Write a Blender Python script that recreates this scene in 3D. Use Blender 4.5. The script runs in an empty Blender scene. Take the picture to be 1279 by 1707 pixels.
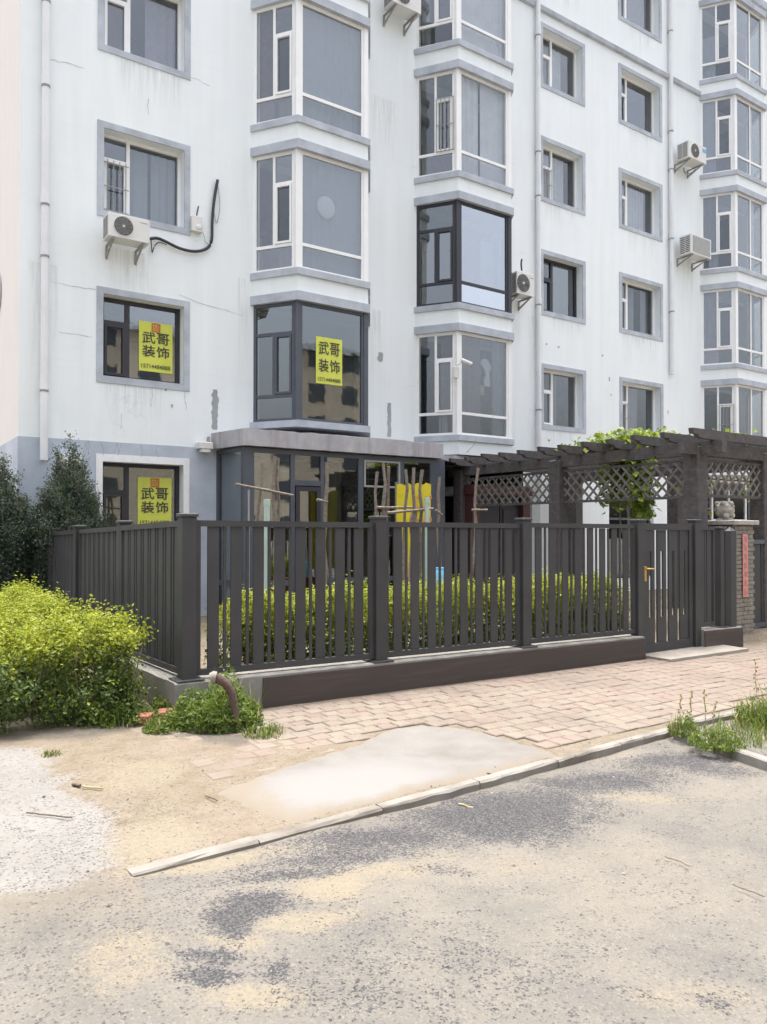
import bpy, bmesh, math, random
import numpy as np
from mathutils import Vector, Matrix
R = math.radians
rng = np.random.default_rng(7)
random.seed(7)
SC = bpy.context.scene
COL = SC.collection

# ------------------------------------------------------------------ camera, sky, sun, exposure
TH, PITCH, FPX, EYE = R(34.44), R(0.7), 1283.0, 1.6      # heading, tilt, focal length in photo pixels, eye height
cam_d = bpy.data.cameras.new('camera'); cam = bpy.data.objects.new('camera', cam_d); COL.objects.link(cam)
cam.location = (0, 0, EYE); cam.rotation_euler = (R(90) + PITCH, 0, -TH)
cam_d.sensor_fit = 'VERTICAL'; cam_d.sensor_height = 36; cam_d.lens = 36 * FPX / 1707
cam_d.shift_y = 15.8 / 1707; cam_d.clip_start = 0.05; cam_d.clip_end = 1000
SC.camera = cam
SUN = Vector((0.08, 0.15, 1.0)).normalized()
W = bpy.data.worlds.new('World'); SC.world = W; W.use_nodes = True
wn = W.node_tree.nodes; wl = W.node_tree.links
sky = wn.new('ShaderNodeTexSky'); sky.sky_type = 'NISHITA'; sky.sun_disc = False
sky.sun_elevation = math.asin(SUN.z); sky.sun_rotation = math.atan2(SUN.x, SUN.y)
sky.air_density = 1.0; sky.dust_density = 8.0; sky.ozone_density = 1.0
hs = wn.new('ShaderNodeHueSaturation'); hs.inputs['Saturation'].default_value = 0.5      # milky summer haze: a paler sky
wl.new(sky.outputs[0], hs.inputs['Color']); wl.new(hs.outputs[0], wn['Background'].inputs[0]); wn['Background'].inputs[1].default_value = 0.15
sd = bpy.data.lights.new('sun', 'SUN'); sd.energy = 1.25; sd.angle = R(9); sd.color = (1, 0.94, 0.85)
so = bpy.data.objects.new('sun', sd); COL.objects.link(so)
so.rotation_euler = SUN.to_track_quat('Z', 'Y').to_euler(); so.location = SUN * 60
SC.view_settings.view_transform = 'Standard'; SC.view_settings.look = 'None'
SC.view_settings.gamma = 1; SC.view_settings.use_curve_mapping = False
SC.view_settings.exposure = 1.68
SC.render.engine = 'CYCLES'
SC.cycles.transparent_max_bounces = 24; SC.cycles.max_bounces = 8; SC.cycles.diffuse_bounces = 4

# survey: where the sight line through a photo pixel meets a real plane (depth plane y=Y, or the ground)
_F = np.array([math.sin(TH), math.cos(TH), 0]); _Rt = np.array([math.cos(TH), -math.sin(TH), 0]); _Z = np.array([0, 0, 1.0])
_fp = math.cos(PITCH) * _F + math.sin(PITCH) * _Z; _up = -math.sin(PITCH) * _F + math.cos(PITCH) * _Z
def sight(x, y): return _Rt * ((x - 639.5) / FPX) + _fp + _up * ((869.3 - y) / FPX)
def onY(x, y, Y):
    d = sight(x, y); t = Y / d[1]; return (d[0] * t, EYE + d[2] * t)
def gp(x, y, z=0.0):
    d = sight(x, y); t = (z - EYE) / d[2]; return (d[0] * t, d[1] * t)
def gz(x):                                                  # the paving falls slightly to the right
    return -0.013 * min(max(x - 2, -3), 10)

# ------------------------------------------------------------------ object helpers
def tag(o, label=None, cat=None, group=None, kind=None):
    for k, v in (('label', label), ('category', cat), ('group', group), ('kind', kind)):
        if v: o[k] = v
    return o
def empty(name, loc, label, cat, group=None, rz=0):
    o = bpy.data.objects.new(name, None); COL.objects.link(o); o.location = loc; o.rotation_euler.z = rz
    o.empty_display_size = 0.1
    return tag(o, label, cat, group)
def link(name, me, parent=None, loc=(0, 0, 0), rot=None):
    o = bpy.data.objects.new(name, me); COL.objects.link(o)
    o.location = loc
    if rot: o.rotation_euler = rot
    if parent: o.parent = parent
    return o
class MB:
    def __init__(s): s.v = []; s.f = []; s.m = []; s.sm = []
    def add(s, vs, fs, m=0, smooth=False):
        b = len(s.v); s.v += [tuple(v) for v in vs]
        s.f += [tuple(b + i for i in f) for f in fs]; s.m += [m] * len(fs); s.sm += [smooth] * len(fs); return s
    def box(s, x0, x1, y0, y1, z0, z1, m=0):
        return s.add([(x0, y0, z0), (x1, y0, z0), (x1, y1, z0), (x0, y1, z0), (x0, y0, z1), (x1, y0, z1), (x1, y1, z1), (x0, y1, z1)],
                     [(0, 3, 2, 1), (4, 5, 6, 7), (0, 1, 5, 4), (1, 2, 6, 5), (2, 3, 7, 6), (3, 0, 4, 7)], m)
    def cbox(s, x0, x1, y0, y1, z0, z1, c=0.006, m=0):       # box with chamfered upright edges and top
        a = [(x0 + c, y0), (x1 - c, y0), (x1, y0 + c), (x1, y1 - c), (x1 - c, y1), (x0 + c, y1), (x0, y1 - c), (x0, y0 + c)]
        cx, cy = (x0 + x1) / 2, (y0 + y1) / 2
        ins = [(x + (c if x < cx else -c), y + (c if y < cy else -c)) for x, y in a]
        vs = [(x, y, z0) for x, y in a] + [(x, y, z1 - c) for x, y in a] + [(x, y, z1) for x, y in ins]
        fs = [tuple(range(7, -1, -1)), tuple(range(16, 24))]
        for k in range(8):
            j = (k + 1) % 8; fs += [(k, j, 8 + j, 8 + k), (8 + k, 8 + j, 16 + j, 16 + k)]
        return s.add(vs, fs, m)
    def prism(s, poly, z0, z1, m=0):
        n = len(poly); vs = [(x, y, z0) for x, y in poly] + [(x, y, z1) for x, y in poly]
        return s.add(vs, [tuple(range(n - 1, -1, -1)), tuple(range(n, 2 * n))] + [(k, (k + 1) % n, n + (k + 1) % n, n + k) for k in range(n)], m)
    def prismx(s, poly, x0, x1, m=0):                        # poly in (y,z), run along x
        n = len(poly); vs = [(x0, y, z) for y, z in poly] + [(x1, y, z) for y, z in poly]
        return s.add(vs, [tuple(range(n)), tuple(range(2 * n - 1, n - 1, -1))] + [(k, n + k, n + (k + 1) % n, (k + 1) % n) for k in range(n)], m)
    def prismy(s, poly, y0, y1, m=0):                        # poly in (x,z), run along y
        n = len(poly); vs = [(x, y0, z) for x, z in poly] + [(x, y1, z) for x, z in poly]
        return s.add(vs, [tuple(range(n)), tuple(range(2 * n - 1, n - 1, -1))] + [(k, n + k, n + (k + 1) % n, (k + 1) % n) for k in range(n)], m)
    def tube(s, pts, r, n=8, m=0, cap=True):
        pts = [Vector(p) for p in pts]; rs = r if isinstance(r, (list, tuple)) else [r] * len(pts)
        vs = []; fs = []
        for k, p in enumerate(pts):
            t = (pts[min(k + 1, len(pts) - 1)] - pts[max(k - 1, 0)]).normalized()
            a = t.cross(Vector((0, 0, 1)) if abs(t.z) < 0.9 else Vector((1, 0, 0))).normalized(); b = t.cross(a)
            for q in range(n):
                an = 2 * math.pi * q / n; vs.append(p + (a * math.cos(an) + b * math.sin(an)) * rs[k])
        for k in range(len(pts) - 1):
            for q in range(n):
                j = (q + 1) % n; fs.append((k * n + q, k * n + j, (k + 1) * n + j, (k + 1) * n + q))
        s.add(vs, fs, m, True)
        if cap: s.add(vs[:n], [tuple(range(n))], m); s.add(vs[-n:], [tuple(range(n))], m)
        return s
    def sphere(s, c, r, m=0, nu=14, nv=9, sc=(1, 1, 1)):
        vs = []; fs = []
        for i in range(nv + 1):
            a = math.pi * i / nv
            for j in range(nu):
                b = 2 * math.pi * j / nu
                vs.append((c[0] + r * sc[0] * math.sin(a) * math.cos(b), c[1] + r * sc[1] * math.sin(a) * math.sin(b), c[2] + r * sc[2] * math.cos(a)))
        for i in range(nv):
            for j in range(nu): fs.append((i * nu + j, i * nu + (j + 1) % nu, (i + 1) * nu + (j + 1) % nu, (i + 1) * nu + j))
        return s.add(vs, fs, m, True)
    def xf(s, M, start=0):
        s.v[start:] = [tuple(M @ Vector(v)) for v in s.v[start:]]; return s
    def mesh(s, name, mats):
        me = bpy.data.meshes.new(name); me.from_pydata(s.v, [], s.f)
        for m in (mats if isinstance(mats, (list, tuple)) else [mats]): me.materials.append(m)
        me.polygons.foreach_set('material_index', s.m); me.polygons.foreach_set('use_smooth', s.sm)
        bm = bmesh.new(); bm.from_mesh(me); bmesh.ops.recalc_face_normals(bm, faces=bm.faces); bm.to_mesh(me); bm.free()
        return me
    def build(s, name, mats, parent=None, loc=(0, 0, 0)):
        return link(name, s.mesh(name, mats), parent, loc)

# ------------------------------------------------------------------ materials
class NT:
    def __init__(s, name):
        s.mat = bpy.data.materials.new(name); s.mat.use_nodes = True; s.n = s.mat.node_tree.nodes; s.l = s.mat.node_tree.links
        s.b = s.n['Principled BSDF']; s.out = s.n['Material Output']; s.tc = s.n.new('ShaderNodeTexCoord')
        s.geo = s.n.new('ShaderNodeNewGeometry')
    def pos(s, sc=(1, 1, 1), src=None):
        m = s.n.new('ShaderNodeMapping'); m.inputs['Scale'].default_value = sc
        s.l.new(src or s.geo.outputs['Position'], m.inputs[0]); return m.outputs[0]
    def noise(s, scale, detail=4, rough=0.6, vec=None, dist=0):
        t = s.n.new('ShaderNodeTexNoise'); t.inputs['Scale'].default_value = scale; t.inputs['Detail'].default_value = detail
        t.inputs['Roughness'].default_value = rough; t.inputs['Distortion'].default_value = dist
        s.l.new(vec or s.geo.outputs['Position'], t.inputs['Vector']); return t.outputs['Fac']
    def vor(s, scale, feature='F1', vec=None, out='Distance'):
        t = s.n.new('ShaderNodeTexVoronoi'); t.inputs['Scale'].default_value = scale; t.feature = feature
        s.l.new(vec or s.geo.outputs['Position'], t.inputs['Vector']); return t.outputs[out]
    def ramp(s, fac, stops, interp='LINEAR'):
        r = s.n.new('ShaderNodeValToRGB'); r.color_ramp.interpolation = interp; e = r.color_ramp.elements
        while len(e) < len(stops): e.new(0.5)
        for el, (p, c) in zip(e, stops):
            el.position = p; el.color = (c, c, c, 1) if isinstance(c, (int, float)) else (*c, 1)
        s.l.new(fac, r.inputs[0]); return r.outputs[0]
    def mix(s, fac, a, b, mode='MIX'):
        m = s.n.new('ShaderNodeMix'); m.data_type = 'RGBA'; m.blend_type = mode
        for sock, v in ((m.inputs[0], fac), (m.inputs[6], a), (m.inputs[7], b)):
            if isinstance(v, (int, float)): sock.default_value = v if sock.type == 'VALUE' else (v, v, v, 1)
            elif isinstance(v, tuple): sock.default_value = (*v, 1)
            else: s.l.new(v, sock)
        return m.outputs[2]
    def math(s, op, a, b=0.0):
        m = s.n.new('ShaderNodeMath'); m.operation = op
        for sock, v in ((m.inputs[0], a), (m.inputs[1], b)):
            if isinstance(v, (int, float)): sock.default_value = v
            else: s.l.new(v, sock)
        return m.outputs[0]
    def col(s, c): s.l.new(c, s.b.inputs['Base Color']); return s
    def bump(s, h, strength=0.3, dist=0.01):
        b = s.n.new('ShaderNodeBump'); b.inputs['Strength'].default_value = strength; b.inputs['Distance'].default_value = dist
        s.l.new(h, b.inputs['Height']); s.l.new(b.outputs[0], s.b.inputs['Normal']); return s
def simple(name, c, rough=0.6, var=0.15, scale=8, bump=0.0, metal=0.0, bscale=60, spec=0.5):
    t = NT(name); n = t.noise(scale, 5)
    lo = tuple(x * (1 - var) for x in c); hi = tuple(min(1, x * (1 + var)) for x in c)
    t.col(t.ramp(n, [(0.3, lo), (0.7, hi)])); t.b.inputs['Roughness'].default_value = rough
    t.b.inputs['Metallic'].default_value = metal; t.b.inputs['Specular IOR Level'].default_value = spec
    if bump: t.bump(t.noise(bscale, 4), bump, 0.01)
    return t.mat

def wall_paint(name, base, warm=False):
    t = NT(name)
    streak = t.noise(1.0, 5, 0.65, t.pos((5.0, 5.0, 0.35)))
    c = t.ramp(streak, [(0.22, tuple(x * 0.955 for x in base)), (0.5, base), (0.8, tuple(min(1, x * 1.04) for x in base))])
    blot = t.noise(0.9, 6, 0.6)
    c = t.mix(t.ramp(blot, [(0.52, 0.0), (0.78, 0.22)]), c, tuple(x * 0.82 for x in base))
    # hairline cracks and old render joints
    crack = t.vor(0.55, 'DISTANCE_TO_EDGE', t.pos((0.55, 1, 2.0), t.mixvec(0.12)))
    cm = t.math('MULTIPLY', t.ramp(crack, [(0.0, 1.0), (0.006, 0.0)]), t.ramp(t.noise(0.7, 3), [(0.58, 0.0), (0.7, 0.3)]))
    c = t.mix(cm, c, (0.34, 0.35, 0.36))
    brush = t.noise(1.0, 3, 0.5, t.pos((1.2, 1.2, 26)))
    c = t.mix(t.ramp(brush, [(0.55, 0.0), (0.8, 0.12)]), c, tuple(x * 0.8 for x in base))
    t.col(c); t.b.inputs['Roughness'].default_value = 0.85
    t.bump(t.math('ADD', t.noise(70, 3), t.math('MULTIPLY', brush, 0.8)), 0.12, 0.01)
    return t.mat
def _mixvec(t, amt):
    n = t.n.new('ShaderNodeTexNoise'); n.inputs['Scale'].default_value = 1.4; n.inputs['Detail'].default_value = 5
    t.l.new(t.geo.outputs['Position'], n.inputs['Vector'])
    v = t.n.new('ShaderNodeVectorMath'); v.operation = 'SCALE'; v.inputs['Scale'].default_value = amt * 8
    t.l.new(n.outputs['Color'], v.inputs[0])
    a = t.n.new('ShaderNodeVectorMath'); a.operation = 'ADD'; t.l.new(t.geo.outputs['Position'], a.inputs[0]); t.l.new(v.outputs[0], a.inputs[1])
    return a.outputs[0]
NT.mixvec = _mixvec

def glass(name, tint, f0=0.09):
    t = NT(name); t.n.remove(t.b)
    dot = t.n.new('ShaderNodeVectorMath'); dot.operation = 'DOT_PRODUCT'
    t.l.new(t.geo.outputs['Incoming'], dot.inputs[0]); t.l.new(t.geo.outputs['Normal'], dot.inputs[1])
    a = t.math('POWER', t.math('SUBTRACT', 1.0, t.math('ABSOLUTE', dot.outputs['Value'])), 5.0)
    oi = t.n.new('ShaderNodeObjectInfo'); rv = t.math('ADD', 0.62, t.math('MULTIPLY', oi.outputs['Random'], 0.85)); fv = t.math('MULTIPLY', rv, f0)
    f = t.math('ADD', fv, t.math('MULTIPLY', a, 1 - f0))
    tr = t.n.new('ShaderNodeBsdfTransparent'); t.l.new(t.mix(t.math('MULTIPLY', oi.outputs['Random'], .45), tuple(tint), tuple(x * .72 for x in tint)), tr.inputs[0])
    gl = t.n.new('ShaderNodeBsdfGlossy'); gl.inputs['Roughness'].default_value = 0.02; gl.inputs[0].default_value = (0.95, 0.97, 1, 1)
    b = t.n.new('ShaderNodeBump'); b.inputs['Strength'].default_value = 0.05; b.inputs['Distance'].default_value = 0.02
    t.l.new(t.noise(2.2, 2), b.inputs['Height']); t.l.new(b.outputs[0], gl.inputs['Normal'])
    m = t.n.new('ShaderNodeMixShader'); t.l.new(f, m.inputs[0]); t.l.new(tr.outputs[0], m.inputs[1]); t.l.new(gl.outputs[0], m.inputs[2])
    t.l.new(m.outputs[0], t.out.inputs[0]); return t.mat

def leaf_mat(name, stops, transl=0.35, rough=0.5):
    t = NT(name); t.n.remove(t.b)
    ri = t.geo.outputs['Random Per Island']
    f = t.math('ADD', t.math('MULTIPLY', ri, 0.6), t.math('MULTIPLY', t.noise(5, 3), 0.4))
    c = t.ramp(f, stops)
    d = t.n.new('ShaderNodeBsdfPrincipled'); d.inputs['Roughness'].default_value = rough; d.inputs['Specular IOR Level'].default_value = 0.35
    tl = t.n.new('ShaderNodeBsdfTranslucent'); t.l.new(c, d.inputs['Base Color'])
    t.l.new(t.mix(0.4, c, (0.35, 0.4, 0.04)), tl.inputs[0])
    m = t.n.new('ShaderNodeMixShader'); m.inputs[0].default_value = transl
    t.l.new(d.outputs[0], m.inputs[1]); t.l.new(tl.outputs[0], m.inputs[2]); t.l.new(m.outputs[0], t.out.inputs[0]); return t.mat

M = {}
M['wall'] = wall_paint('white_wall_paint', (0.785, 0.83, 0.84))
M['endwall'] = wall_paint('beige_wall_paint', (0.70, 0.675, 0.64))
M['trim'] = simple('blue_grey_trim_paint', (0.42, 0.455, 0.505), 0.85, 0.18, 3, 0.15)
M['dado'] = simple('blue_grey_wall_paint', (0.44, 0.49, 0.56), 0.85, 0.16, 1.6, 0.15)
M['white_trim'] = simple('white_trim_paint', (0.80, 0.81, 0.81), 0.7, 0.05)
M['upvc'] = simple('white_window_plastic', (0.82, 0.825, 0.82), 0.45, 0.03, 4)
M['darkalu'] = simple('charcoal_window_metal', (0.030, 0.030, 0.038), 0.45, 0.1, 4)
M['greyalu'] = simple('slate_window_metal', (0.075, 0.085, 0.105), 0.45, 0.1, 4)
M['glass'] = glass('window_glass', (0.84, 0.86, 0.865), 0.10)
M['glass_mid'] = glass('grey_window_glass', (0.62, 0.65, 0.66), 0.11)
M['glass_dark'] = glass('tinted_window_glass', (0.60, 0.65, 0.62), 0.16)
M['glass_pale'] = glass('mirror_window_glass', (0.6, 0.64, 0.66), 0.46)
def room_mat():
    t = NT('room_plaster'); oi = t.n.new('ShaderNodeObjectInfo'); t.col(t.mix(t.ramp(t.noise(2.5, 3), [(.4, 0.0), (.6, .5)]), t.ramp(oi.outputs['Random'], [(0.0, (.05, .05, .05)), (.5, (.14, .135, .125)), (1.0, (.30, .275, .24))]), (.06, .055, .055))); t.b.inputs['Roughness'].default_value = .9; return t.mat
M['room'] = room_mat(); M['ceiling'] = simple('white_ceiling', (.62, .61, .59), .9, .05, 2)
M['cur_white'] = simple('white_curtain', (0.74, 0.74, 0.77), 0.9, 0.10, 4)
M['cur_lilac'] = simple('lilac_curtain', (0.42, 0.40, 0.46), 0.9, 0.08)
M['cur_brown'] = simple('brown_curtain', (0.17, 0.13, 0.13), 0.9, 0.15)
M['cur_grey'] = simple('grey_curtain', (0.30, 0.31, 0.32), 0.9, 0.1)
M['cur_beige'] = simple('beige_blind', (0.40, 0.36, 0.28), 0.9, 0.06)
M['blind_slate'] = simple('slate_blind', (0.42, 0.46, 0.48), 0.8, 0.05)
M['pipe'] = simple('white_plastic_pipe', (0.72, 0.73, 0.74), 0.5, 0.06, 2)
M['clamp'] = simple('pipe_clamp_metal', (0.28, 0.28, 0.28), 0.6, 0.2)
M['ac'] = simple('cream_enamel', (0.66, 0.66, 0.63), 0.45, 0.05)
M['acdark'] = simple('fan_plastic', (0.10, 0.10, 0.105), 0.6, 0.15)
M['acgrey'] = simple('grille_plastic', (0.33, 0.33, 0.32), 0.6, 0.1)
M['steel'] = simple('bracket_steel', (0.30, 0.30, 0.29), 0.6, 0.25, 20)
M['blue_label'] = simple('blue_sticker', (0.10, 0.42, 0.66), 0.5, 0.05)
M['rubber'] = simple('black_cable_sleeve', (0.035, 0.035, 0.04), 0.6, 0.2)
M['greycable'] = simple('grey_cable_sleeve', (0.30, 0.31, 0.32), 0.6, 0.2)
M['fence'] = simple('charcoal_fence_metal', (0.046, 0.0465, 0.048), 0.55, 0.16, 1.7, 0.06, spec=0.35)
M['brass'] = simple('brass', (0.55, 0.36, 0.10), 0.35, 0.1, metal=0.8)
M['yellow'] = simple('yellow_poster_paper', (0.62, 0.66, 0.10), 0.7, 0.06, 3)
M['ink'] = simple('black_ink', (0.05, 0.055, 0.045), 0.7, 0.1)
M['redink'] = simple('red_ink', (0.55, 0.12, 0.06), 0.7, 0.1)
M['lamp_white'] = simple('white_lamp_glass', (0.86, 0.86, 0.86), 0.5, 0.02)
M['banner'] = simple('yellow_banner_cloth', (0.62, 0.52, 0.02), 0.7, 0.1, 6)
M['paleorange'] = simple('orange_print', (0.55, 0.25, 0.10), 0.8, 0.3, 30)
M['bark'] = simple('grey_bark', (0.20, 0.17, 0.14), 0.9, 0.35, 25, 0.5)
M['trunkbark'] = simple('pinkish_bark', (0.36, 0.25, 0.19), 0.9, 0.3, 25, 0.5)
M['pvcgreen'] = simple('pale_green_pipe', (0.42, 0.52, 0.46), 0.5, 0.06)
M['maroon'] = simple('maroon_door_paint', (0.065, 0.025, 0.025), 0.5, 0.15)
M['blue_barrel'] = simple('light_blue_plastic', (0.16, 0.42, 0.62), 0.5, 0.05)
M['rust'] = simple('rusty_iron', (0.085, 0.056, 0.042), 0.85, 0.4, 30, 0.4)
M['palecut'] = simple('pale_pipe_end', (0.20, 0.18, 0.15), 0.8, 0.2, 20)
M['redbrick'] = simple('red_brick', (0.28, 0.11, 0.075), 0.9, 0.25, 20, 0.4)
M['greybrick'] = simple('weathered_grey_brick', (0.21, 0.195, 0.165), 0.9, 0.3, 14, 0.5)
M['mortar'] = simple('old_mortar', (0.17, 0.16, 0.14), 0.95, 0.25, 30, 0.4)
M['stone'] = simple('carved_pale_stone', (0.33, 0.31, 0.275), 0.9, 0.35, 14, 0.5, bscale=30)
M['plaque'] = simple('faded_pink_banner', (0.55, 0.24, 0.21), 0.8, 0.15, 20)
M['plaque_ink'] = simple('faded_grey_ink', (0.34, 0.16, 0.15), 0.8, 0.2)
M['beigeplaster'] = simple('beige_plaster', (0.50, 0.44, 0.35), 0.9, 0.1, 1)
M['farglass'] = simple('dark_far_glass', (0.06, 0.07, 0.08), 0.25, 0.2, 1)

def wood_mat():
    t = NT('weathered_dark_wood')
    g = t.noise(1, 6, 0.6, t.pos((10, 10, 10)))
    g2 = t.noise(1, 4, 0.6, t.pos((60, 9, 60)))
    c = t.ramp(t.math('ADD', t.math('MULTIPLY', g, 0.5), t.math('MULTIPLY', g2, 0.5)), [(0.3, (0.042, 0.038, 0.038)), (0.55, (0.092, 0.083, 0.083)), (0.75, (0.165, 0.155, 0.153))])
    t.col(c); t.b.inputs['Roughness'].default_value = 0.85; t.bump(g2, 0.4, 0.01); return t.mat
M['wood'] = wood_mat(); M['lathwood'] = simple('faded_grey_lath', (0.15, 0.14, 0.13), 0.9, .35, 12)
def concrete_mat(name, c0, c1, stain=(0.2, 0.2, 0.2), amt=0.4, streak=False):
    t = NT(name); n = t.noise(2.2, 7, 0.65); c = t.ramp(n, [(0.3, c0), (0.7, c1)])
    st = t.noise(1.0, 5, 0.6, t.pos((5, 5, 0.6) if streak else (1.3, 1.3, 1.3)))
    c = t.mix(t.ramp(st, [(0.5, 0.0), (0.72, amt)]), c, stain)
    sp = t.vor(90, 'F1'); c = t.mix(t.ramp(sp, [(0.12, 0.25), (0.25, 0.0)]), c, tuple(x * 0.6 for x in c0))
    t.col(c); t.b.inputs['Roughness'].default_value = 0.92; t.bump(t.noise(45, 6, 0.7), 0.35, 0.012); return t.mat
M['canopy'] = concrete_mat('raw_canopy_concrete', (0.33, 0.325, 0.345), (0.48, 0.475, 0.485), (0.24, 0.205, 0.21), 0.7, True)
M['patch'] = concrete_mat('fresh_cement', (0.30, 0.32, 0.33), (0.42, 0.44, 0.45))
M['lowwall'] = concrete_mat('low_wall_concrete', (0.16, 0.153, 0.14), (0.27, 0.262, 0.245), (0.065, 0.06, 0.047), 0.9)
M['kerb'] = concrete_mat('kerb_concrete', (0.16, 0.148, 0.13), (0.25, 0.235, 0.212), (0.085, 0.07, 0.052), 0.85)
def slab_mat():
    m = concrete_mat('pale_cement_screed', (0.145, 0.138, 0.128), (0.195, 0.188, 0.177), (0.11, 0.098, 0.085), 0.75); n = m.node_tree.nodes; l = m.node_tree.links
    src = n['Principled BSDF'].inputs['Base Color'].links[0].from_socket
    at = n.new('ShaderNodeAttribute'); at.attribute_name = 'rim'; nz_ = n.new('ShaderNodeTexNoise'); nz_.inputs['Scale'].default_value = 9; nz_.inputs['Detail'].default_value = 8; nz_.inputs['Roughness'].default_value = .7
    ge = n.new('ShaderNodeNewGeometry'); l.new(ge.outputs['Position'], nz_.inputs['Vector'])
    ad = n.new('ShaderNodeMath'); ad.operation = 'ADD'; l.new(at.outputs['Fac'], ad.inputs[0]); l.new(nz_.outputs['Fac'], ad.inputs[1])
    rp = n.new('ShaderNodeValToRGB'); rp.color_ramp.elements[0].position = .55; rp.color_ramp.elements[1].position = 1.1 - .12; l.new(ad.outputs[0], rp.inputs[0])
    mx = n.new('ShaderNodeMix'); mx.data_type = 'RGBA'; l.new(rp.outputs[0], mx.inputs[0]); mx.inputs[6].default_value = (0.175, 0.15, 0.118, 1)
    af = n.new('ShaderNodeAttribute'); af.attribute_name = 'fresh'; m2 = n.new('ShaderNodeMix'); m2.data_type = 'RGBA'; l.new(af.outputs['Fac'], m2.inputs[0]); l.new(src, m2.inputs[6]); m2.inputs[7].default_value = (0.19, 0.186, 0.178, 1); l.new(m2.outputs[2], mx.inputs[7]); l.new(mx.outputs[2], n['Principled BSDF'].inputs['Base Color'])
    return m
M['slab'] = slab_mat()
M['threshold'] = concrete_mat('threshold_cement', (0.20, 0.182, 0.155), (0.27, 0.247, 0.215), (0.17, 0.14, 0.115), 0.5)
def brownwall():
    t = NT('brown_wall_coating'); n = t.noise(1, 5, 0.6, t.pos((0.9, 0.9, 16)))
    t.col(t.ramp(n, [(0.32, (0.052, 0.047, 0.038)), (0.5, (0.058, 0.044, 0.040)), (0.66, (0.075, 0.060, 0.052))])); t.b.inputs['Roughness'].default_value = 0.8
    t.bump(n, 0.15, 0.01); return t.mat
M['brownwall'] = brownwall()
def paver_mat():
    t = NT('pink_paver'); oi = t.n.new('ShaderNodeObjectInfo')
    c = t.ramp(t.math('ADD', t.math('MULTIPLY', oi.outputs['Random'], 0.5), t.math('MULTIPLY', t.noise(1.7, 4), 0.5)),
               [(0.25, (0.36, 0.255, 0.215)), (0.45, (0.42, 0.315, 0.265)), (0.6, (0.43, 0.37, 0.29)), (0.8, (0.45, 0.35, 0.30))])
    dust = t.math('ADD', t.math('MULTIPLY', t.noise(3.5, 7, 0.7), 0.6), t.math('MULTIPLY', t.noise(22, 5, 0.7), 0.4))
    c = t.mix(t.ramp(dust, [(0.38, 0.0), (0.62, 0.85)]), c, (0.43, 0.378, 0.305))
    c = t.mix(t.ramp(t.noise(1.1, 7, .7), [(.46, 0.0), (.68, .55)]), c, (0.26, 0.22, 0.18))
    c = t.mix(t.ramp(t.noise(60, 4), [(0.6, 0.0), (0.75, 0.4)]), c, (0.2, 0.16, 0.12))
    c = t.mix(1.0, c, 0.46, 'MULTIPLY'); t.col(c); t.b.inputs['Roughness'].default_value = 0.95; t.bump(t.noise(90, 5), 0.4, 0.008); return t.mat
M['paver'] = paver_mat()

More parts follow.
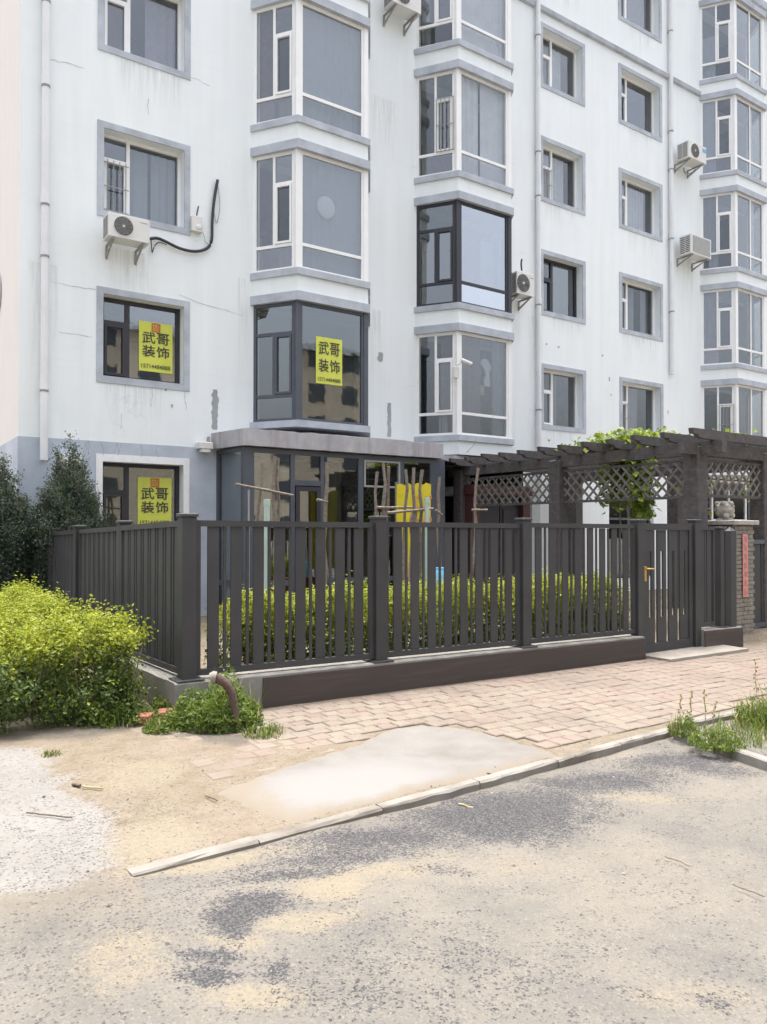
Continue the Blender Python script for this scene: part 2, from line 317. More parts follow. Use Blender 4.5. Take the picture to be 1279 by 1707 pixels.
def ground_mat():
    t = NT('dusty_worn_ground')
    def attr(n):
        a = t.n.new('ShaderNodeAttribute'); a.attribute_name = n; return a.outputs['Fac']
    asph, sand, conc, grav, fade, soil_shade = attr('asphalt'), attr('sand'), attr('pad'), attr('grit'), attr('road'), attr('soil_shade')
    wv = t.mixvec(0.02)
    n0 = t.noise(0.7, 6, 0.6); n1 = t.noise(1.9, 8, 0.68, wv); n2 = t.noise(6, 8, 0.72); n3 = t.noise(34, 6, 0.78); n4 = t.noise(140, 4, 0.75)
    g1 = t.vor(62, 'F1', None, 'Color'); g2 = t.vor(135, 'F1', None, 'Color')            # single grains
    sep1 = t.n.new('ShaderNodeSeparateColor'); t.l.new(g1, sep1.inputs[0]); sep2 = t.n.new('ShaderNodeSeparateColor'); t.l.new(g2, sep2.inputs[0])
    r1, r1b, r2, r2b = sep1.outputs[0], sep1.outputs[1], sep2.outputs[0], sep2.outputs[1]
    def c0(x): return t.math('SUBTRACT', x, 0.5)
    def add(*v):
        o = v[0]
        for x in v[1:]: o = t.math('ADD', o, x)
        return o
    def k(x, f): return t.math('MULTIPLY', x, f)
    mott = add(k(c0(n2), 1.2), k(c0(n3), 0.9))
    # soil and dirt of the verge
    dirt = t.ramp(add(k(n2, .5), k(n3, .5)), [(0.34, (0.10, 0.082, 0.060)), (0.47, (0.165, 0.137, 0.10)), (0.6, (0.215, 0.183, 0.137)), (0.72, (0.23, 0.203, 0.16))])
    dirt = t.mix(t.ramp(n1, [(0.5, 0.0), (0.7, 0.6)]), dirt, (0.235, 0.19, 0.165))
    # worn road: grey aggregate under beige dust
    dust = t.ramp(add(k(n1, .6), k(n0, .4)), [(0.34, (0.110, 0.107, 0.101)), (0.45, (0.143, 0.135, 0.121)), (0.56, (0.175, 0.161, 0.139)), (0.70, (0.198, 0.179, 0.148))])
    road = t.mix(t.ramp(add(k(r2, .6), k(n3, .4)), [(0.22, .42), (0.40, .05), (0.9, 0.0)]), dust, (0.10, 0.095, 0.088))
    road = t.mix(t.ramp(r2b, [(0.82, 0.0), (0.99, .25)]), road, (0.30, 0.28, 0.25))
    c = t.mix(fade, dirt, road)
    # pale concrete pad at the left
    pad = t.ramp(add(k(n1, .5), k(n3, .5)), [(0.36, (0.175, 0.168, 0.157)), (0.52, (0.215, 0.208, 0.195)), (0.66, (0.24, 0.233, 0.22))])
    pad = t.mix(t.ramp(r1, [(0.0, .55), (0.10, 0.0)]), pad, (0.09, 0.088, 0.085))
    c = t.mix(t.ramp(add(conc, k(mott, 1.3), k(c0(r2), .25)), [(0.36, 0.0), (0.66, 1.0)]), c, pad)
    c = t.mix(t.ramp(add(soil_shade, k(mott, 1.2)), [(0.35, 0.0), (0.8, .9)]), c, t.ramp(n3, [(0.3, (0.06, 0.055, 0.046)), (0.7, (0.135, 0.12, 0.10))]))  # dark soil at the hedge foot, with the hedge's shade painted into the colour
    # exposed dark aggregate standing out of the sand
    gsel = t.ramp(add(grav, k(c0(n2), 1.3), k(c0(r1), 1.1)), [(0.46, 0.0), (0.52, .85)])
    gshape = t.ramp(t.vor(62, 'F1'), [(0.36, 1.0), (0.50, 0.0)])
    c = t.mix(t.math('MULTIPLY', gsel, gshape), c, t.ramp(r1b, [(0.0, (0.055, 0.054, 0.054)), (1.0, (0.15, 0.145, 0.14))]))
    # blown sand
    c = t.mix(t.ramp(add(sand, k(mott, 1.25), k(c0(r2), .4)), [(0.34, 0.0), (0.86, 0.9)]), c, t.ramp(add(k(n3, .6), k(n4, .4)), [(0.3, (0.175, 0.150, 0.108)), (0.6, (0.235, 0.206, 0.154))]))
    # bare asphalt, breaking up grain by grain
    am = t.ramp(add(asph, k(mott, 1.1), k(c0(r2), .75), k(c0(r1), .4)), [(0.36, 0.0), (0.54, 0.95)])
    c = t.mix(am, c, t.ramp(add(k(r2b, .7), k(n4, .3)), [(0.15, (0.030, 0.031, 0.034)), (0.6, (0.062, 0.062, 0.066)), (0.9, (0.12, 0.118, 0.118))]))
    vd2 = t.vor(19, 'F1', t.pos((1, 1, 1), t.mixvec(0.01)))
    c = t.mix(t.math('MULTIPLY', t.ramp(vd2, [(0.04, 0.8), (0.08, 0.0)]), t.ramp(n2, [(0.48, 0.0), (0.56, 1.0)])), c, (0.05, 0.042, 0.035))
    t.col(c); t.b.inputs['Roughness'].default_value = 0.95; t.b.inputs['Specular IOR Level'].default_value = 0.25
    t.bump(add(k(n3, .9), k(n4, .4), k(r2, .2), k(n2, 2.0)), 0.55, 0.014); return t.mat
M['ground'] = ground_mat()
M['leaf_young'] = leaf_mat('young_hedge_leaf', [(0.15, (0.14, 0.19, 0.018)), (0.45, (0.25, 0.30, 0.022)), (0.8, (0.37, 0.39, 0.04))], 0.42)
M['leaf_old'] = leaf_mat('old_hedge_leaf', [(0.15, (0.025, 0.05, 0.012)), (0.5, (0.055, 0.095, 0.018)), (0.85, (0.12, 0.17, 0.03))], 0.3)
M['leaf_vine'] = leaf_mat('vine_leaf', [(0.15, (0.07, 0.12, 0.02)), (0.5, (0.16, 0.24, 0.03)), (0.85, (0.28, 0.36, 0.06))], 0.45)
M['leaf_dark'] = leaf_mat('blue_green_shrub_leaf', [(0.15, (0.03, 0.05, 0.04)), (0.5, (0.065, 0.098, 0.075)), (0.85, (0.14, 0.175, 0.14))], 0.25)
M['leaf_weed'] = leaf_mat('weed_leaf', [(0.15, (0.04, 0.08, 0.015)), (0.5, (0.09, 0.15, 0.025)), (0.85, (0.17, 0.23, 0.04))], 0.35)
M['straw'] = simple('dry_grass', (0.34, 0.27, 0.14), 0.9, 0.3, 20)
M['twig'] = simple('dry_twig', (0.12, 0.09, 0.065), 0.9, 0.3, 30)

# ------------------------------------------------------------------ ground
KA, KB = (1.06, 3.60), (5.62, 3.93)                          # kerb line
def kerb_y(x): return KA[1] + (x - KA[0]) * (KB[1] - KA[1]) / (KB[0] - KA[0])
def soft(d, w): return np.clip(0.5 - d / w, 0, 1)
def poly_sd(px, py, poly):
    P = np.array(poly); n = len(P); d = np.full(px.shape, 1e9); inside = np.zeros(px.shape, bool)
    for i in range(n):
        a, b = P[i], P[(i + 1) % n]; e = b - a; wx, wy = px - a[0], py - a[1]
        t = np.clip((wx * e[0] + wy * e[1]) / (e @ e), 0, 1); d = np.minimum(d, np.hypot(wx - e[0] * t, wy - e[1] * t))
        c = ((a[1] > py) != (b[1] > py))
        xi = a[0] + (py - a[1]) / (b[1] - a[1] if b[1] != a[1] else 1e-9) * (b[0] - a[0])
        inside ^= c & (px < xi)
    return np.where(inside, -d, d)
def fbm(x, y, s, seed):
    r = np.random.default_rng(seed); out = np.zeros_like(x); amp = 1.0
    for o in range(4):
        for _ in range(4):
            a = r.uniform(0, 2 * math.pi); k = s * 2 ** o * r.uniform(0.7, 1.4)
            out += amp * np.sin((x * math.cos(a) + y * math.sin(a)) * k + r.uniform(0, 6.28)) / 4
        amp *= 0.5
    return out
def axis(a, b, fine, mid, far, amid, bmid):
    v = list(np.arange(a, b, fine)); x = b
    while x < bmid: v.append(x); x += mid
    st = mid
    while x < far: v.append(x); st *= 1.5; x += st
    v.append(far)
    x = a - fine; lo = []
    while x > amid: lo.append(x); x -= mid
    st = mid
    while x > -far: lo.append(x); st *= 1.5; x -= st
    lo.append(-far)
    return np.array(lo[::-1] + v)
gxs = axis(-0.2, 6.6, 0.04, 0.12, 160, -1.5, 14); gys = axis(1.2, 7.0, 0.04, 0.12, 160, -2, 15)
GX, GY = np.meshgrid(gxs, gys)
def disc(cx, cy, wpx, hpx, rot=0.0):                         # an oval stain lying on the ground, size as seen along the heading
    x0, y0 = gp(cx, cy); d = x0 * _F[0] + y0 * _F[1]
    a = wpx / 2 * d / FPX; b = hpx / 2 * d * d / (FPX * 1.66)
    u = (GX - x0) * _Rt[0] + (GY - y0) * _Rt[1]; v = (GX - x0) * _F[0] + (GY - y0) * _F[1]
    cr, sr = math.cos(rot), math.sin(rot); u, v = u * cr + v * sr, -u * sr + v * cr
    r = np.sqrt((u / a) ** 2 + (v / b) ** 2)
    return np.clip(1.5 - r, 0, 1)
def most(*a):
    o = a[0]
    for b in a[1:]: o = np.maximum(o, b)
    return o
nz = fbm(GX, GY, 2.2, 3); nz2 = fbm(GX, GY, 6.0, 4)
KY = KA[1] + (GX - KA[0]) * (KB[1] - KA[1]) / (KB[0] - KA[0])
roadside = (GY < KY) & (GX < KB[0] + 0.0)
_gx, _gy = GX, GY
wx, wy = fbm(GX, GY, 5.0, 11), fbm(GX, GY, 5.0, 12); GX, GY = GX + .07 * wx, GY + .07 * wy      # ragged stain outlines
asphalt = most(disc(830, 1335, 330, 66, 0.33), disc(640, 1383, 340, 44, 0.30) * 0.85, disc(560, 1425, 260, 34, .3) * .62, disc(1010, 1283, 280, 40, 0.28) * 0.85, disc(1130, 1246, 190, 26, 0.2) * .9, disc(1200, 1262, 120, 20, -.1) * .7,
               disc(405, 1528, 70, 56), disc(450, 1505, 130, 36, .15), disc(350, 1617, 110, 32, -.05), disc(345, 1586, 100, 20), disc(464, 1612, 34, 44) * 0.85, disc(470, 1460, 190, 22, .2) * .7, disc(720, 1440, 120, 16, .1) * .55, disc(1200, 1650, 60, 24) * .6,
               disc(560, 1640, 240, 80) * .33, disc(740, 1600, 420, 120) * .2)
asphalt = np.where((_gy < KY - 0.02) | (_gx < 1.0), asphalt, 0)
sand = most(disc(250, 1400, 170, 80), disc(300, 1440, 240, 30, 0.25), disc(440, 1412, 420, 16, .29) * .9, disc(200, 1600, 190, 110) * 0.7, disc(560, 1475, 130, 44, 0.4), disc(640, 1445, 220, 30, 0.3) * 0.8, disc(520, 1530, 200, 40, .3) * .8,
            disc(400, 1560, 150, 26) * .85, disc(850, 1321, 64, 16), disc(1060, 1310, 170, 24) * 0.7, disc(1150, 1640, 260, 70) * 0.55, disc(430, 1655, 220, 60) * 0.85, disc(240, 1290, 150, 60) * .75, disc(800, 1420, 420, 60, .1) * .5, disc(1050, 1400, 380, 60) * .38)
pad = most(soft(poly_sd(GX, GY, [gp(*p) for p in ((-300, 1245), (60, 1250), (80, 1270), (110, 1300), (165, 1345), (190, 1400), (200, 1440), (120, 1480), (-300, 1520))]), 0.35))
grit = most(disc(300, 1545, 420, 200) * 0.85, disc(600, 1405, 520, 60, 0.3) * 0.85, disc(170, 1400, 240, 150) * 0.55, disc(420, 1440, 300, 60, .2) * .8, disc(620, 1600, 600, 180) * 0.26, disc(60, 1640, 260, 160) * .55, disc(1000, 1600, 500, 160) * .3)
soil_shade = most(soft(poly_sd(GX, GY, [gp(*p) for p in ((-300, 1180), (-300, 1238), (60, 1236), (150, 1235), (230, 1216), (300, 1228), (400, 1248), (450, 1215), (440, 1170))]), 0.3))  # mask of the strip holding bare soil and painted hedge shade
GX, GY = _gx, _gy
road = np.where(GX > 1.06, soft(GY - KY, 0.06), soft(GY - 3.6 + (1.06 - GX) * -0.6, 1.4))
gzv = -0.013 * np.clip(GX - 2, -3, 10)
ss = lambda t: np.clip(t, 0, 1) ** 2 * (3 - 2 * np.clip(t, 0, 1))
_d0 = ss((KY + 0.1 - GY) / 1.3); _bl = ss((GX - 1.04) / .05); _fade = ss((GX - .4) / 1.3)
drop = (GY < KY + 0.065) * _bl * np.maximum(_fade, _d0) + (1 - _bl) * _d0
bed = (GX > KB[0] - 0.02) & (GY > 2.3) & (GY < KY + 0.03)
drop = np.where(bed, 0.25, drop)
zone = (GX > 1.75) & (GX < 11.5) & (GY > KY + 0.065) & (GY < 6.55)              # where the paving lies
dirty = np.clip(0.0 + 0.8 * nz + (2.7 - GX) * 0.6, -0.35, 1.25) + 0.25 * nz2
lip = 0.024 + 0.034 * ss((GX - 1.9) / 1.2)
GZ = gzv - np.where(bed, .075, lip) * drop + 0.005 * nz + 0.003 * nz2 + .006 * np.clip(sand - .5, 0, 1)
GZ = np.where(zone, gzv - 0.012 + 0.011 * np.clip(dirty, -0.8, 1.25), GZ)
GZ = np.where((GY > 6.73) & (GX > 2.46), gzv + 0.08 + 0.01 * nz, GZ)
nr, nc = GX.shape
vid = np.arange(nr * nc).reshape(nr, nc)
gf = np.stack([vid[:-1, :-1], vid[:-1, 1:], vid[1:, 1:], vid[1:, :-1]], -1).reshape(-1, 4)
def grid_mesh(name, V, Fq, mat, smooth=True):
    me = bpy.data.meshes.new(name); n = Fq.shape[1]
    me.vertices.add(len(V)); me.vertices.foreach_set('co', np.ascontiguousarray(V, dtype=np.float32).ravel())
    me.loops.add(Fq.size); me.loops.foreach_set('vertex_index', np.ascontiguousarray(Fq, dtype=np.int32).ravel())
    me.polygons.add(len(Fq)); me.polygons.foreach_set('loop_start', np.arange(0, Fq.size, n, dtype=np.int32))
    me.polygons.foreach_set('use_smooth', np.full(len(Fq), smooth))
    for m in (mat if isinstance(mat, list) else [mat]): me.materials.append(m)
    me.update(calc_edges=True); me.validate(); return me
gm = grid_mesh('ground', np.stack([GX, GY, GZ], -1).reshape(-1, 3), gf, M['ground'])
for nm, arr in (('asphalt', asphalt), ('sand', sand), ('pad', pad), ('grit', grit), ('road', road), ('soil_shade', soil_shade)):
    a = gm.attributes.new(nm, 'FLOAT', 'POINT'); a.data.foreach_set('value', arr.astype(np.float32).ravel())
ground = tag(link('ground', gm), 'dusty worn road and dirt verge in front of the fence', kind='structure')

# paving: single pavers on a bed, the far remainder joined
pave = tag(MB().box(1.9, 11.4, 4.1, 6.4, -0.3, -0.22).build('pavement', M['kerb']), kind='structure')
SLAB = [gp(*p, 0.0) for p in ((352, 1322), (430, 1292), (520, 1262), (598, 1236), (640, 1213), (700, 1204), (780, 1209), (845, 1224), (890, 1237), (938, 1252))]
SLAB += [(SLAB[-1][0] + .06, kerb_y(SLAB[-1][0]) + 0.10), (1.95, kerb_y(1.95) + 0.10)]
variants = []
for k in range(8):
    mb = MB(); r = lambda: random.uniform(-0.006, 0.006)
    h, c = 0.08 - 0.0045, 0.007
    cs = [(-h + r(), -h + r()), (h + r(), -h + r()), (h + r(), h + r()), (-h + r(), h + r())]
    ins = [(x * 0.9, y * 0.9) for x, y in cs]
    vs = [(x, y, -0.05) for x, y in cs] + [(x, y, -c) for x, y in cs] + [(x, y, random.uniform(-0.0015, 0.0015)) for x, y in ins]
    fs = [(3, 2, 1, 0), (8, 9, 10, 11)] + [q for i in range(4) for q in ((i, (i + 1) % 4, 4 + (i + 1) % 4, 4 + i), (4 + i, 4 + (i + 1) % 4, 8 + (i + 1) % 4, 8 + i))]
    mb.add(vs, fs); variants.append(mb.mesh('paver', M['paver']))
spots = []
for j in range(17):
    for i in range(60):
        x = 1.9 + i * 0.16 + (0.08 if j % 2 else 0) + random.uniform(-.004, .004); y = 3.98 + j * 0.16 + (x - 2) * 0.03 * 0.6
        if x > 11.2 or y > 6.36 or y < kerb_y(x) + 0.2: continue
        if poly_sd(np.array([x]), np.array([y]), SLAB)[0] < 0.07: continue
        spots.append((x, y))
spots.sort(key=lambda p: math.hypot(*p))
rest = MB()
for i, (x, y) in enumerate(spots):
    z = gz(x) + random.uniform(-0.006, 0.003)
    me = variants[random.randrange(8)]; rz = random.choice((0, 1, 2, 3)) * math.pi / 2 + random.uniform(-.03, .03)
    tx, ty = random.uniform(-.014, .014), random.uniform(-.014, .014)
    if i < 300: link('paver', me, pave, (x, y, z), (tx, ty, rz))
    else:
        b = len(rest.v); mt = Matrix.Translation((x, y, z)) @ Matrix.Rotation(rz, 4, 'Z')
        rest.add([mt @ v.co for v in me.vertices], [tuple(p.vertices) for p in me.polygons])
if rest.v: tag(rest.build('paving', M['paver'], pave), kind='stuff')

# cement screed patch over the pavers
def outline_sheet(poly, z0, z1, jit=0.03, seg=0.08):
    pts = []
    for i in range(len(poly)):
        a, b = Vector(poly[i]), Vector(poly[(i + 1) % len(poly)]); n = max(1, int((b - a).length / seg))
        for k in range(n):
            p = a.lerp(b, k / n); pts.append((p.x + random.uniform(-jit, jit) * .5, p.y + random.uniform(-jit, jit) * .5))
    return pts
op = outline_sheet(SLAB, 0, 0, .05)
sxs = np.arange(min(p[0] for p in op) - .1, max(p[0] for p in op) + .1, .045); sys_ = np.arange(min(p[1] for p in op) - .1, max(p[1] for p in op) + .1, .045)
SXg, SYg = np.meshgrid(sxs, sys_); sdv = poly_sd(SXg, SYg, op); wh = disc
SZg = -0.013 * (SXg - 2) + .011 - .03 * np.clip(1 + sdv / .06, 0, 1) ** 2 + .002 * fbm(SXg, SYg, 3, 21)
vid2 = np.arange(SXg.size).reshape(SXg.shape); q4 = np.stack([vid2[:-1, :-1], vid2[:-1, 1:], vid2[1:, 1:], vid2[1:, :-1]], -1).reshape(-1, 4); q4 = q4[(sdv.ravel()[q4] < .03).all(1)]
rimv = np.clip(-sdv / .22, 0, 1) * np.clip(.25 + (SXg - 2.0 - (SYg - 3.9) * .1) / .5, 0.1, 1) + .12 * fbm(SXg, SYg, 4, 22) * (sdv > -.3)
whv = np.clip(1.25 - ((SXg - 2.62) / .75) ** 2 - ((SYg - 4.15) / .38) ** 2 + .2 * fbm(SXg, SYg, 4, 23), 0, 1)
cm_ = grid_mesh('concrete_patch', np.stack([SXg, SYg, SZg], -1).reshape(-1, 3), q4, M['slab'])
for nm, arr in (('rim', rimv), ('fresh', whv)): cm_.attributes.new(nm, 'FLOAT', 'POINT').data.foreach_set('value', arr.astype(np.float32).ravel())
bm_ = bmesh.new(); bm_.from_mesh(cm_); bmesh.ops.delete(bm_, geom=[v for v in bm_.verts if not v.link_faces], context='VERTS'); bm_.to_mesh(cm_); bm_.free()
tag(link('concrete_patch', cm_), 'smooth pale cement patch laid over the pavers', kind='structure')

# kerb of single stones
kerb = tag(MB().box(1.3, 5.4, 4.02, 4.06, -0.3, -0.25).build('kerb', M['kerb']), kind='structure')
KD = Vector((KB[0] - KA[0], KB[1] - KA[1], 0)).normalized(); KN = Vector((-KD.y, KD.x, 0))
def kerb_stone(p, q, w, z0, z1, seed, lean=0.0):
    r = random.Random(seed); d = (q - p); L = d.length; d.normalize(); nrm = Vector((-d.y, d.x, 0)); nseg = max(2, int(L / 0.12))
    vs = []; fs = []
    for k in range(nseg + 1):
        b = p + d * (L * k / nseg); g = gz(b.x); j = lambda a: r.uniform(-a, a); c = 0.012
        for off, z in ((0, z0), (0 + j(.005), z1 - c + j(.004)), (c + j(.006), z1 + j(.003)), (w - c, z1 + j(.003)), (w, z1 - c), (w, z0)):
            o = b + nrm * off; vs.append((o.x, o.y, g + z + lean))
    for k in range(nseg):
        for i in range(6):
            j2 = (i + 1) % 6; fs.append((k * 6 + i, k * 6 + j2, (k + 1) * 6 + j2, (k + 1) * 6 + i))
    fs += [tuple(range(6)), tuple(range(nseg * 6, nseg * 6 + 6))]
    return MB().add(vs, fs)
kp = Vector((KA[0], KA[1], 0)); total = (Vector((KB[0], KB[1], 0)) - kp).length; t = 0; i = 0
while t < total - 0.2:
    L = min(random.uniform(0.62, 0.9), total - t); a = kp + KD * (t + 0.004); b = kp + KD * (t + L - 0.004)
    kerb_stone(a, b, 0.085, -0.16, 0.002 + random.uniform(-.006, .004), i).build('kerb_stone', M['kerb'], kerb); t += L; i += 1
for (a, b) in (((5.63, 3.86), (5.50, 3.28)), ((5.50, 3.27), (5.34, 2.66)), ((5.34, 2.65), (5.18, 2.0))):
    kerb_stone(Vector((*b, 0)), Vector((*a, 0)), 0.09, -0.16, 0.02, i).build('kerb_stone', M['kerb'], kerb); i += 1
for k in range(3):
    kerb_stone(Vector((5.74 + k * 0.9, 3.93 - .03 * k, 0)), Vector((6.62 + k * 0.9, 3.90 - .03 * k, 0)), 0.09, -0.16, 0.03, i).build('kerb_stone', M['kerb'], kerb); i += 1

# ------------------------------------------------------------------ the apartment building
YF, YB, XL, XR, ROOF = 13.55, 12.68, 2.15, 27.0, 18.4
bld = empty('apartment_building', (XL, YF, 0), 'white six storey apartment block with blue grey window trim and canted bays', 'apartment building')
def bpart(mb, name, mats, parent=bld):                       # coordinates are given in world space
    me = mb.mesh(name, mats); me.transform(Matrix.Translation(-Vector(bld.location))) if parent is bld else None
    return link(name, me, parent)
def child_of(mb, name, mats, parent):
    me = mb.mesh(name, mats); me.transform(Matrix.Translation(-Vector(bld.location))); return link(name, me, parent)
FL = [None, 0.0, 0, 2.855, 5.71, 8.575, 11.43]               # storey offsets, second storey = 0
COLS = {'A': (3.36, 5.00, 0.33), 'B': (14.02, 15.69, 0.36), 'C': (17.05, 18.95, 0.28)}
BAYS = {'1': 6.19, '2': 10.10, '3': 20.76}
WZ = (4.14, 5.78); BZ = (3.67, 5.92)                         # second storey: window surround, bay sill top and head underside
openings = []
for c, (x0, x1, _) in COLS.items():
    for f in (1, 2, 3, 4, 5, 6):
        z0, z1 = (1.0, 2.9) if f == 1 else (WZ[0] + FL[f], WZ[1] + FL[f])
        if f == 1 and c != 'A': continue
        openings.append((x0 + 0.11, x1 - 0.11, z0 + 0.11, z1 - 0.11))
for b, x in BAYS.items():
    for f in range(2, 7): openings.append((x + 0.2, x + 2.55, BZ[0] + FL[f], BZ[1] + FL[f]))
openings.append((5.6, 12.6, -0.05, 3.0)); openings += [(16.6, 18.5, 0.3, 2.7), (19.5, 25.5, 0.3, 3.2)]
def wall_with_holes(xa, xb, za, zb, holes, y, depth, mats):
    xs = sorted({xa, xb, *[h[0] for h in holes], *[h[1] for h in holes]}); zs = sorted({za, zb, *[h[2] for h in holes], *[h[3] for h in holes]})
    zs = [z for z in zs if za <= z <= zb]
    mb = MB(); idx = {}
    def vert(i, k):
        if (i, k) not in idx: idx[(i, k)] = len(mb.v); mb.v.append((xs[i], y, zs[k]))
        return idx[(i, k)]
    for i in range(len(xs) - 1):
        for k in range(len(zs) - 1):
            cx, cz = (xs[i] + xs[i + 1]) / 2, (zs[k] + zs[k + 1]) / 2
            if any(h[0] < cx < h[1] and h[2] < cz < h[3] for h in holes): continue
            mb.f.append((vert(i, k), vert(i + 1, k), vert(i + 1, k + 1), vert(i, k + 1))); mb.m.append(0); mb.sm.append(False)
    for a, b, c, d in holes:
        c = max(c, za); Y = y + depth
        mb.add([(a, y, c), (b, y, c), (b, y, d), (a, y, d), (a, Y, c), (b, Y, c), (b, Y, d), (a, Y, d)], [(0, 1, 5, 4), (1, 2, 6, 5), (2, 3, 7, 6), (3, 0, 4, 7)], 0)
    return mb
bpart(wall_with_holes(XL, XR, -0.3, ROOF, openings, YF, 0.30, M['wall']), 'wall', M['wall'])
bpart(MB().add([(XL, YF, -.3), (XL, YF + 14, -.3), (XL, YF + 14, ROOF), (XL, YF, ROOF), (XL, YF + 14, -.3), (XR, YF + 14, -.3), (XR, YF + 14, ROOF), (XL, YF + 14, ROOF)], [(0, 1, 2, 3), (4, 5, 6, 7)]), 'end_wall', M['endwall'])
bpart(MB().box(XL - .15, XR, YF - 0.25, YF + 14.2, ROOF, ROOF + 0.25), 'roof', M['trim'])
# blue-grey plinth band on the left, 4 mm proud, around the ground floor window
mb = MB()
for a, b, c, d in ((XL - .004, 3.36, -.2, 3.13), (3.36, 5.0, 2.92, 3.13), (3.36, 5.0, -.2, 0.98), (5.0, 5.52, -.2, 3.13)): mb.box(a, b, YF - 0.006, YF, c, d)
mb.box(XL - 0.006, XL - .001, YF, YF + 13, -.2, 3.13)
bpart(mb, 'plinth_band', M['dado'])
for a, b in ((8.97, 10.08), (12.86, 13.80), (13.95, 19.18), (19.34, 20.74)):
    bpart(MB().prismx([(YF, 14.60), (YF - 0.07, 14.62), (YF - 0.09, 14.72), (YF, 14.76)], a, b), 'string_course', M['trim'])

def rect_frame(mb, x0, x1, z0, z1, y0, y1, t, m=0):
    mb.box(x0, x1, y0, y1, z0, z0 + t, m); mb.box(x0, x1, y0, y1, z1 - t, z1, m)
    mb.box(x0, x0 + t, y0, y1, z0 + t, z1 - t, m); mb.box(x1 - t, x1, y0, y1, z0 + t, z1 - t, m)
def curtain_mesh(x0, x1, z0, z1, y, amp=0.022, wl_=0.15):
    n = max(6, int((x1 - x0) / 0.02)); mb = MB(); vs = []
    ph = random.uniform(0, 6)
    for i in range(n + 1):
        x = x0 + (x1 - x0) * i / n; dy = amp * math.sin(x / wl_ * 6.28 + ph + 1.6 * math.sin(x * 5 + ph)) * (.5 + .5 * math.sin(x * 3.1 + ph * 2)); vs += [(x, y + dy, z0), (x, y + dy, z1), (x, y + dy + .004, z1), (x, y + dy + .004, z0)]
    fs = []
    for i in range(n):
        a, b = 4 * i, 4 * i + 4; fs += [(a, b, b + 1, a + 1), (a + 2, b + 2, b + 3, a + 3)]
    return mb.add(vs, fs, 0, True)
def room_box(parent, x0, x1, y0, y1, z0, z1):
    mb = MB().add([(x0, y0, z0), (x1, y0, z0), (x1, y1, z0), (x0, y1, z0), (x0, y0, z1), (x1, y0, z1), (x1, y1, z1), (x0, y1, z1)],
                  [(0, 1, 2, 3), (7, 6, 5, 4), (1, 5, 6, 2), (2, 6, 7, 3), (3, 7, 4, 0)])
    mb.m[1] = 1; w = x1 - x0; r = random.random(); zf = z0 + (z1 - z0) * (.55 + .3 * random.random())       # pale ceiling, a cupboard or door at the back
    mb.box(x0 + w * r * .5, x0 + w * (r * .5 + .2 + .2 * random.random()), y1 - .5, y1 - .02, z0 + .01, zf, 2)
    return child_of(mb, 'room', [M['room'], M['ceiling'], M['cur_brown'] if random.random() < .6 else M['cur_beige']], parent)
def std_window(col, f, dark=False, curtains=(), bars=False, gl='glass', trim='trim', label=None):
    x0, x1, lf = COLS[col]; z0, z1 = (1.0, 2.9) if f == 1 else (WZ[0] + FL[f], WZ[1] + FL[f])
    ox0, ox1, oz0, oz1 = x0 + .11, x1 - .11, z0 + .11, z1 - .11
    fm = M['darkalu'] if dark else M['upvc']; t = 0.065 if dark else 0.05; y0, y1 = YF + 0.20, YF + 0.27
    mb = MB(); rect_frame(mb, ox0, ox1, oz0, oz1, y0, y1, t)
    xm = ox0 + (ox1 - ox0) * lf; H = oz1 - oz0; zt = oz1 - H * (0.3 if col == 'A' else 0.36)
    mb.box(xm - t * .6, xm + t * .6, y0 + .002, y1 - .002, oz0 + t, oz1 - t)
    mb.box(ox0 + t, xm - t * .6, y0 + .004, y1 - .004, zt - t * .5, zt + t * .5)
    win = bpart(mb, 'window', fm)
    if label: win['label'] = label
    sash = MB(); rect_frame(sash, ox0 + t + .006, xm - t * .6 - .006, oz0 + t + .006, zt - t * .5 - .006, y0 - .018, y0 + .03, 0.042)
    child_of(sash, 'sash', fm, win)
    G = M[gl]; yg = y0 + .035
    for a, b, c, d in ((ox0 + t, xm - t * .6, zt + t * .5, oz1 - t), (ox0 + t + .048, xm - t * .6 - .048, oz0 + t + .048, zt - t * .5 - .048), (xm + t * .6, ox1 - t, oz0 + t, oz1 - t)):
        child_of(MB().box(a, b, yg, yg + .006, c, d), 'pane', G, win)
    s = MB()                                                  # painted render surround, slightly proud of the wall
    for a, b, c, d in ((x0, x1, z0, oz0), (x0, x1, oz1, z1), (x0, ox0, oz0, oz1), (ox1, x1, oz0, oz1)): s.box(a, b, YF - 0.018, YF + .003, c, d)
    child_of(s, 'surround', M[trim], win)
    r2 = MB(); r2.box(ox0, ox1, YF + .003, y0, oz0 - .01, oz0 + .012); child_of(r2, 'sill', M[trim], win)
    if bars:
        bm_ = MB()
        for k in range(4):
            xx = ox0 + t + (xm - ox0 - t) * (k + .5) / 4; bm_.tube([(xx, y0 - .05, oz0 + .03), (xx, y0 - .05, zt - .03)], .008, 6)
        for zz in (oz0 + .08, (oz0 + zt) / 2, zt - .08): bm_.box(ox0 + .01, xm, y0 - .056, y0 - .044, zz - .008, zz + .008)
        child_of(bm_, 'security_bars', M['steel'], win)
    for a, b, mt in curtains:
        child_of(curtain_mesh(ox0 + (ox1 - ox0) * a, ox0 + (ox1 - ox0) * b, oz0 + .02, oz1 - .03, YF + 0.42), 'curtain', M[mt], win)
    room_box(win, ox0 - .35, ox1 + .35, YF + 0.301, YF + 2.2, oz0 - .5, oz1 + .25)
    return win
std_window('A', 1, True, trim='white_trim', gl='glass_dark', curtains=((.02, .27, 'cur_beige'),), label='dark framed ground floor window in a white surround')
std_window('A', 2, True, gl='glass_dark', label='dark framed window with a yellow poster')
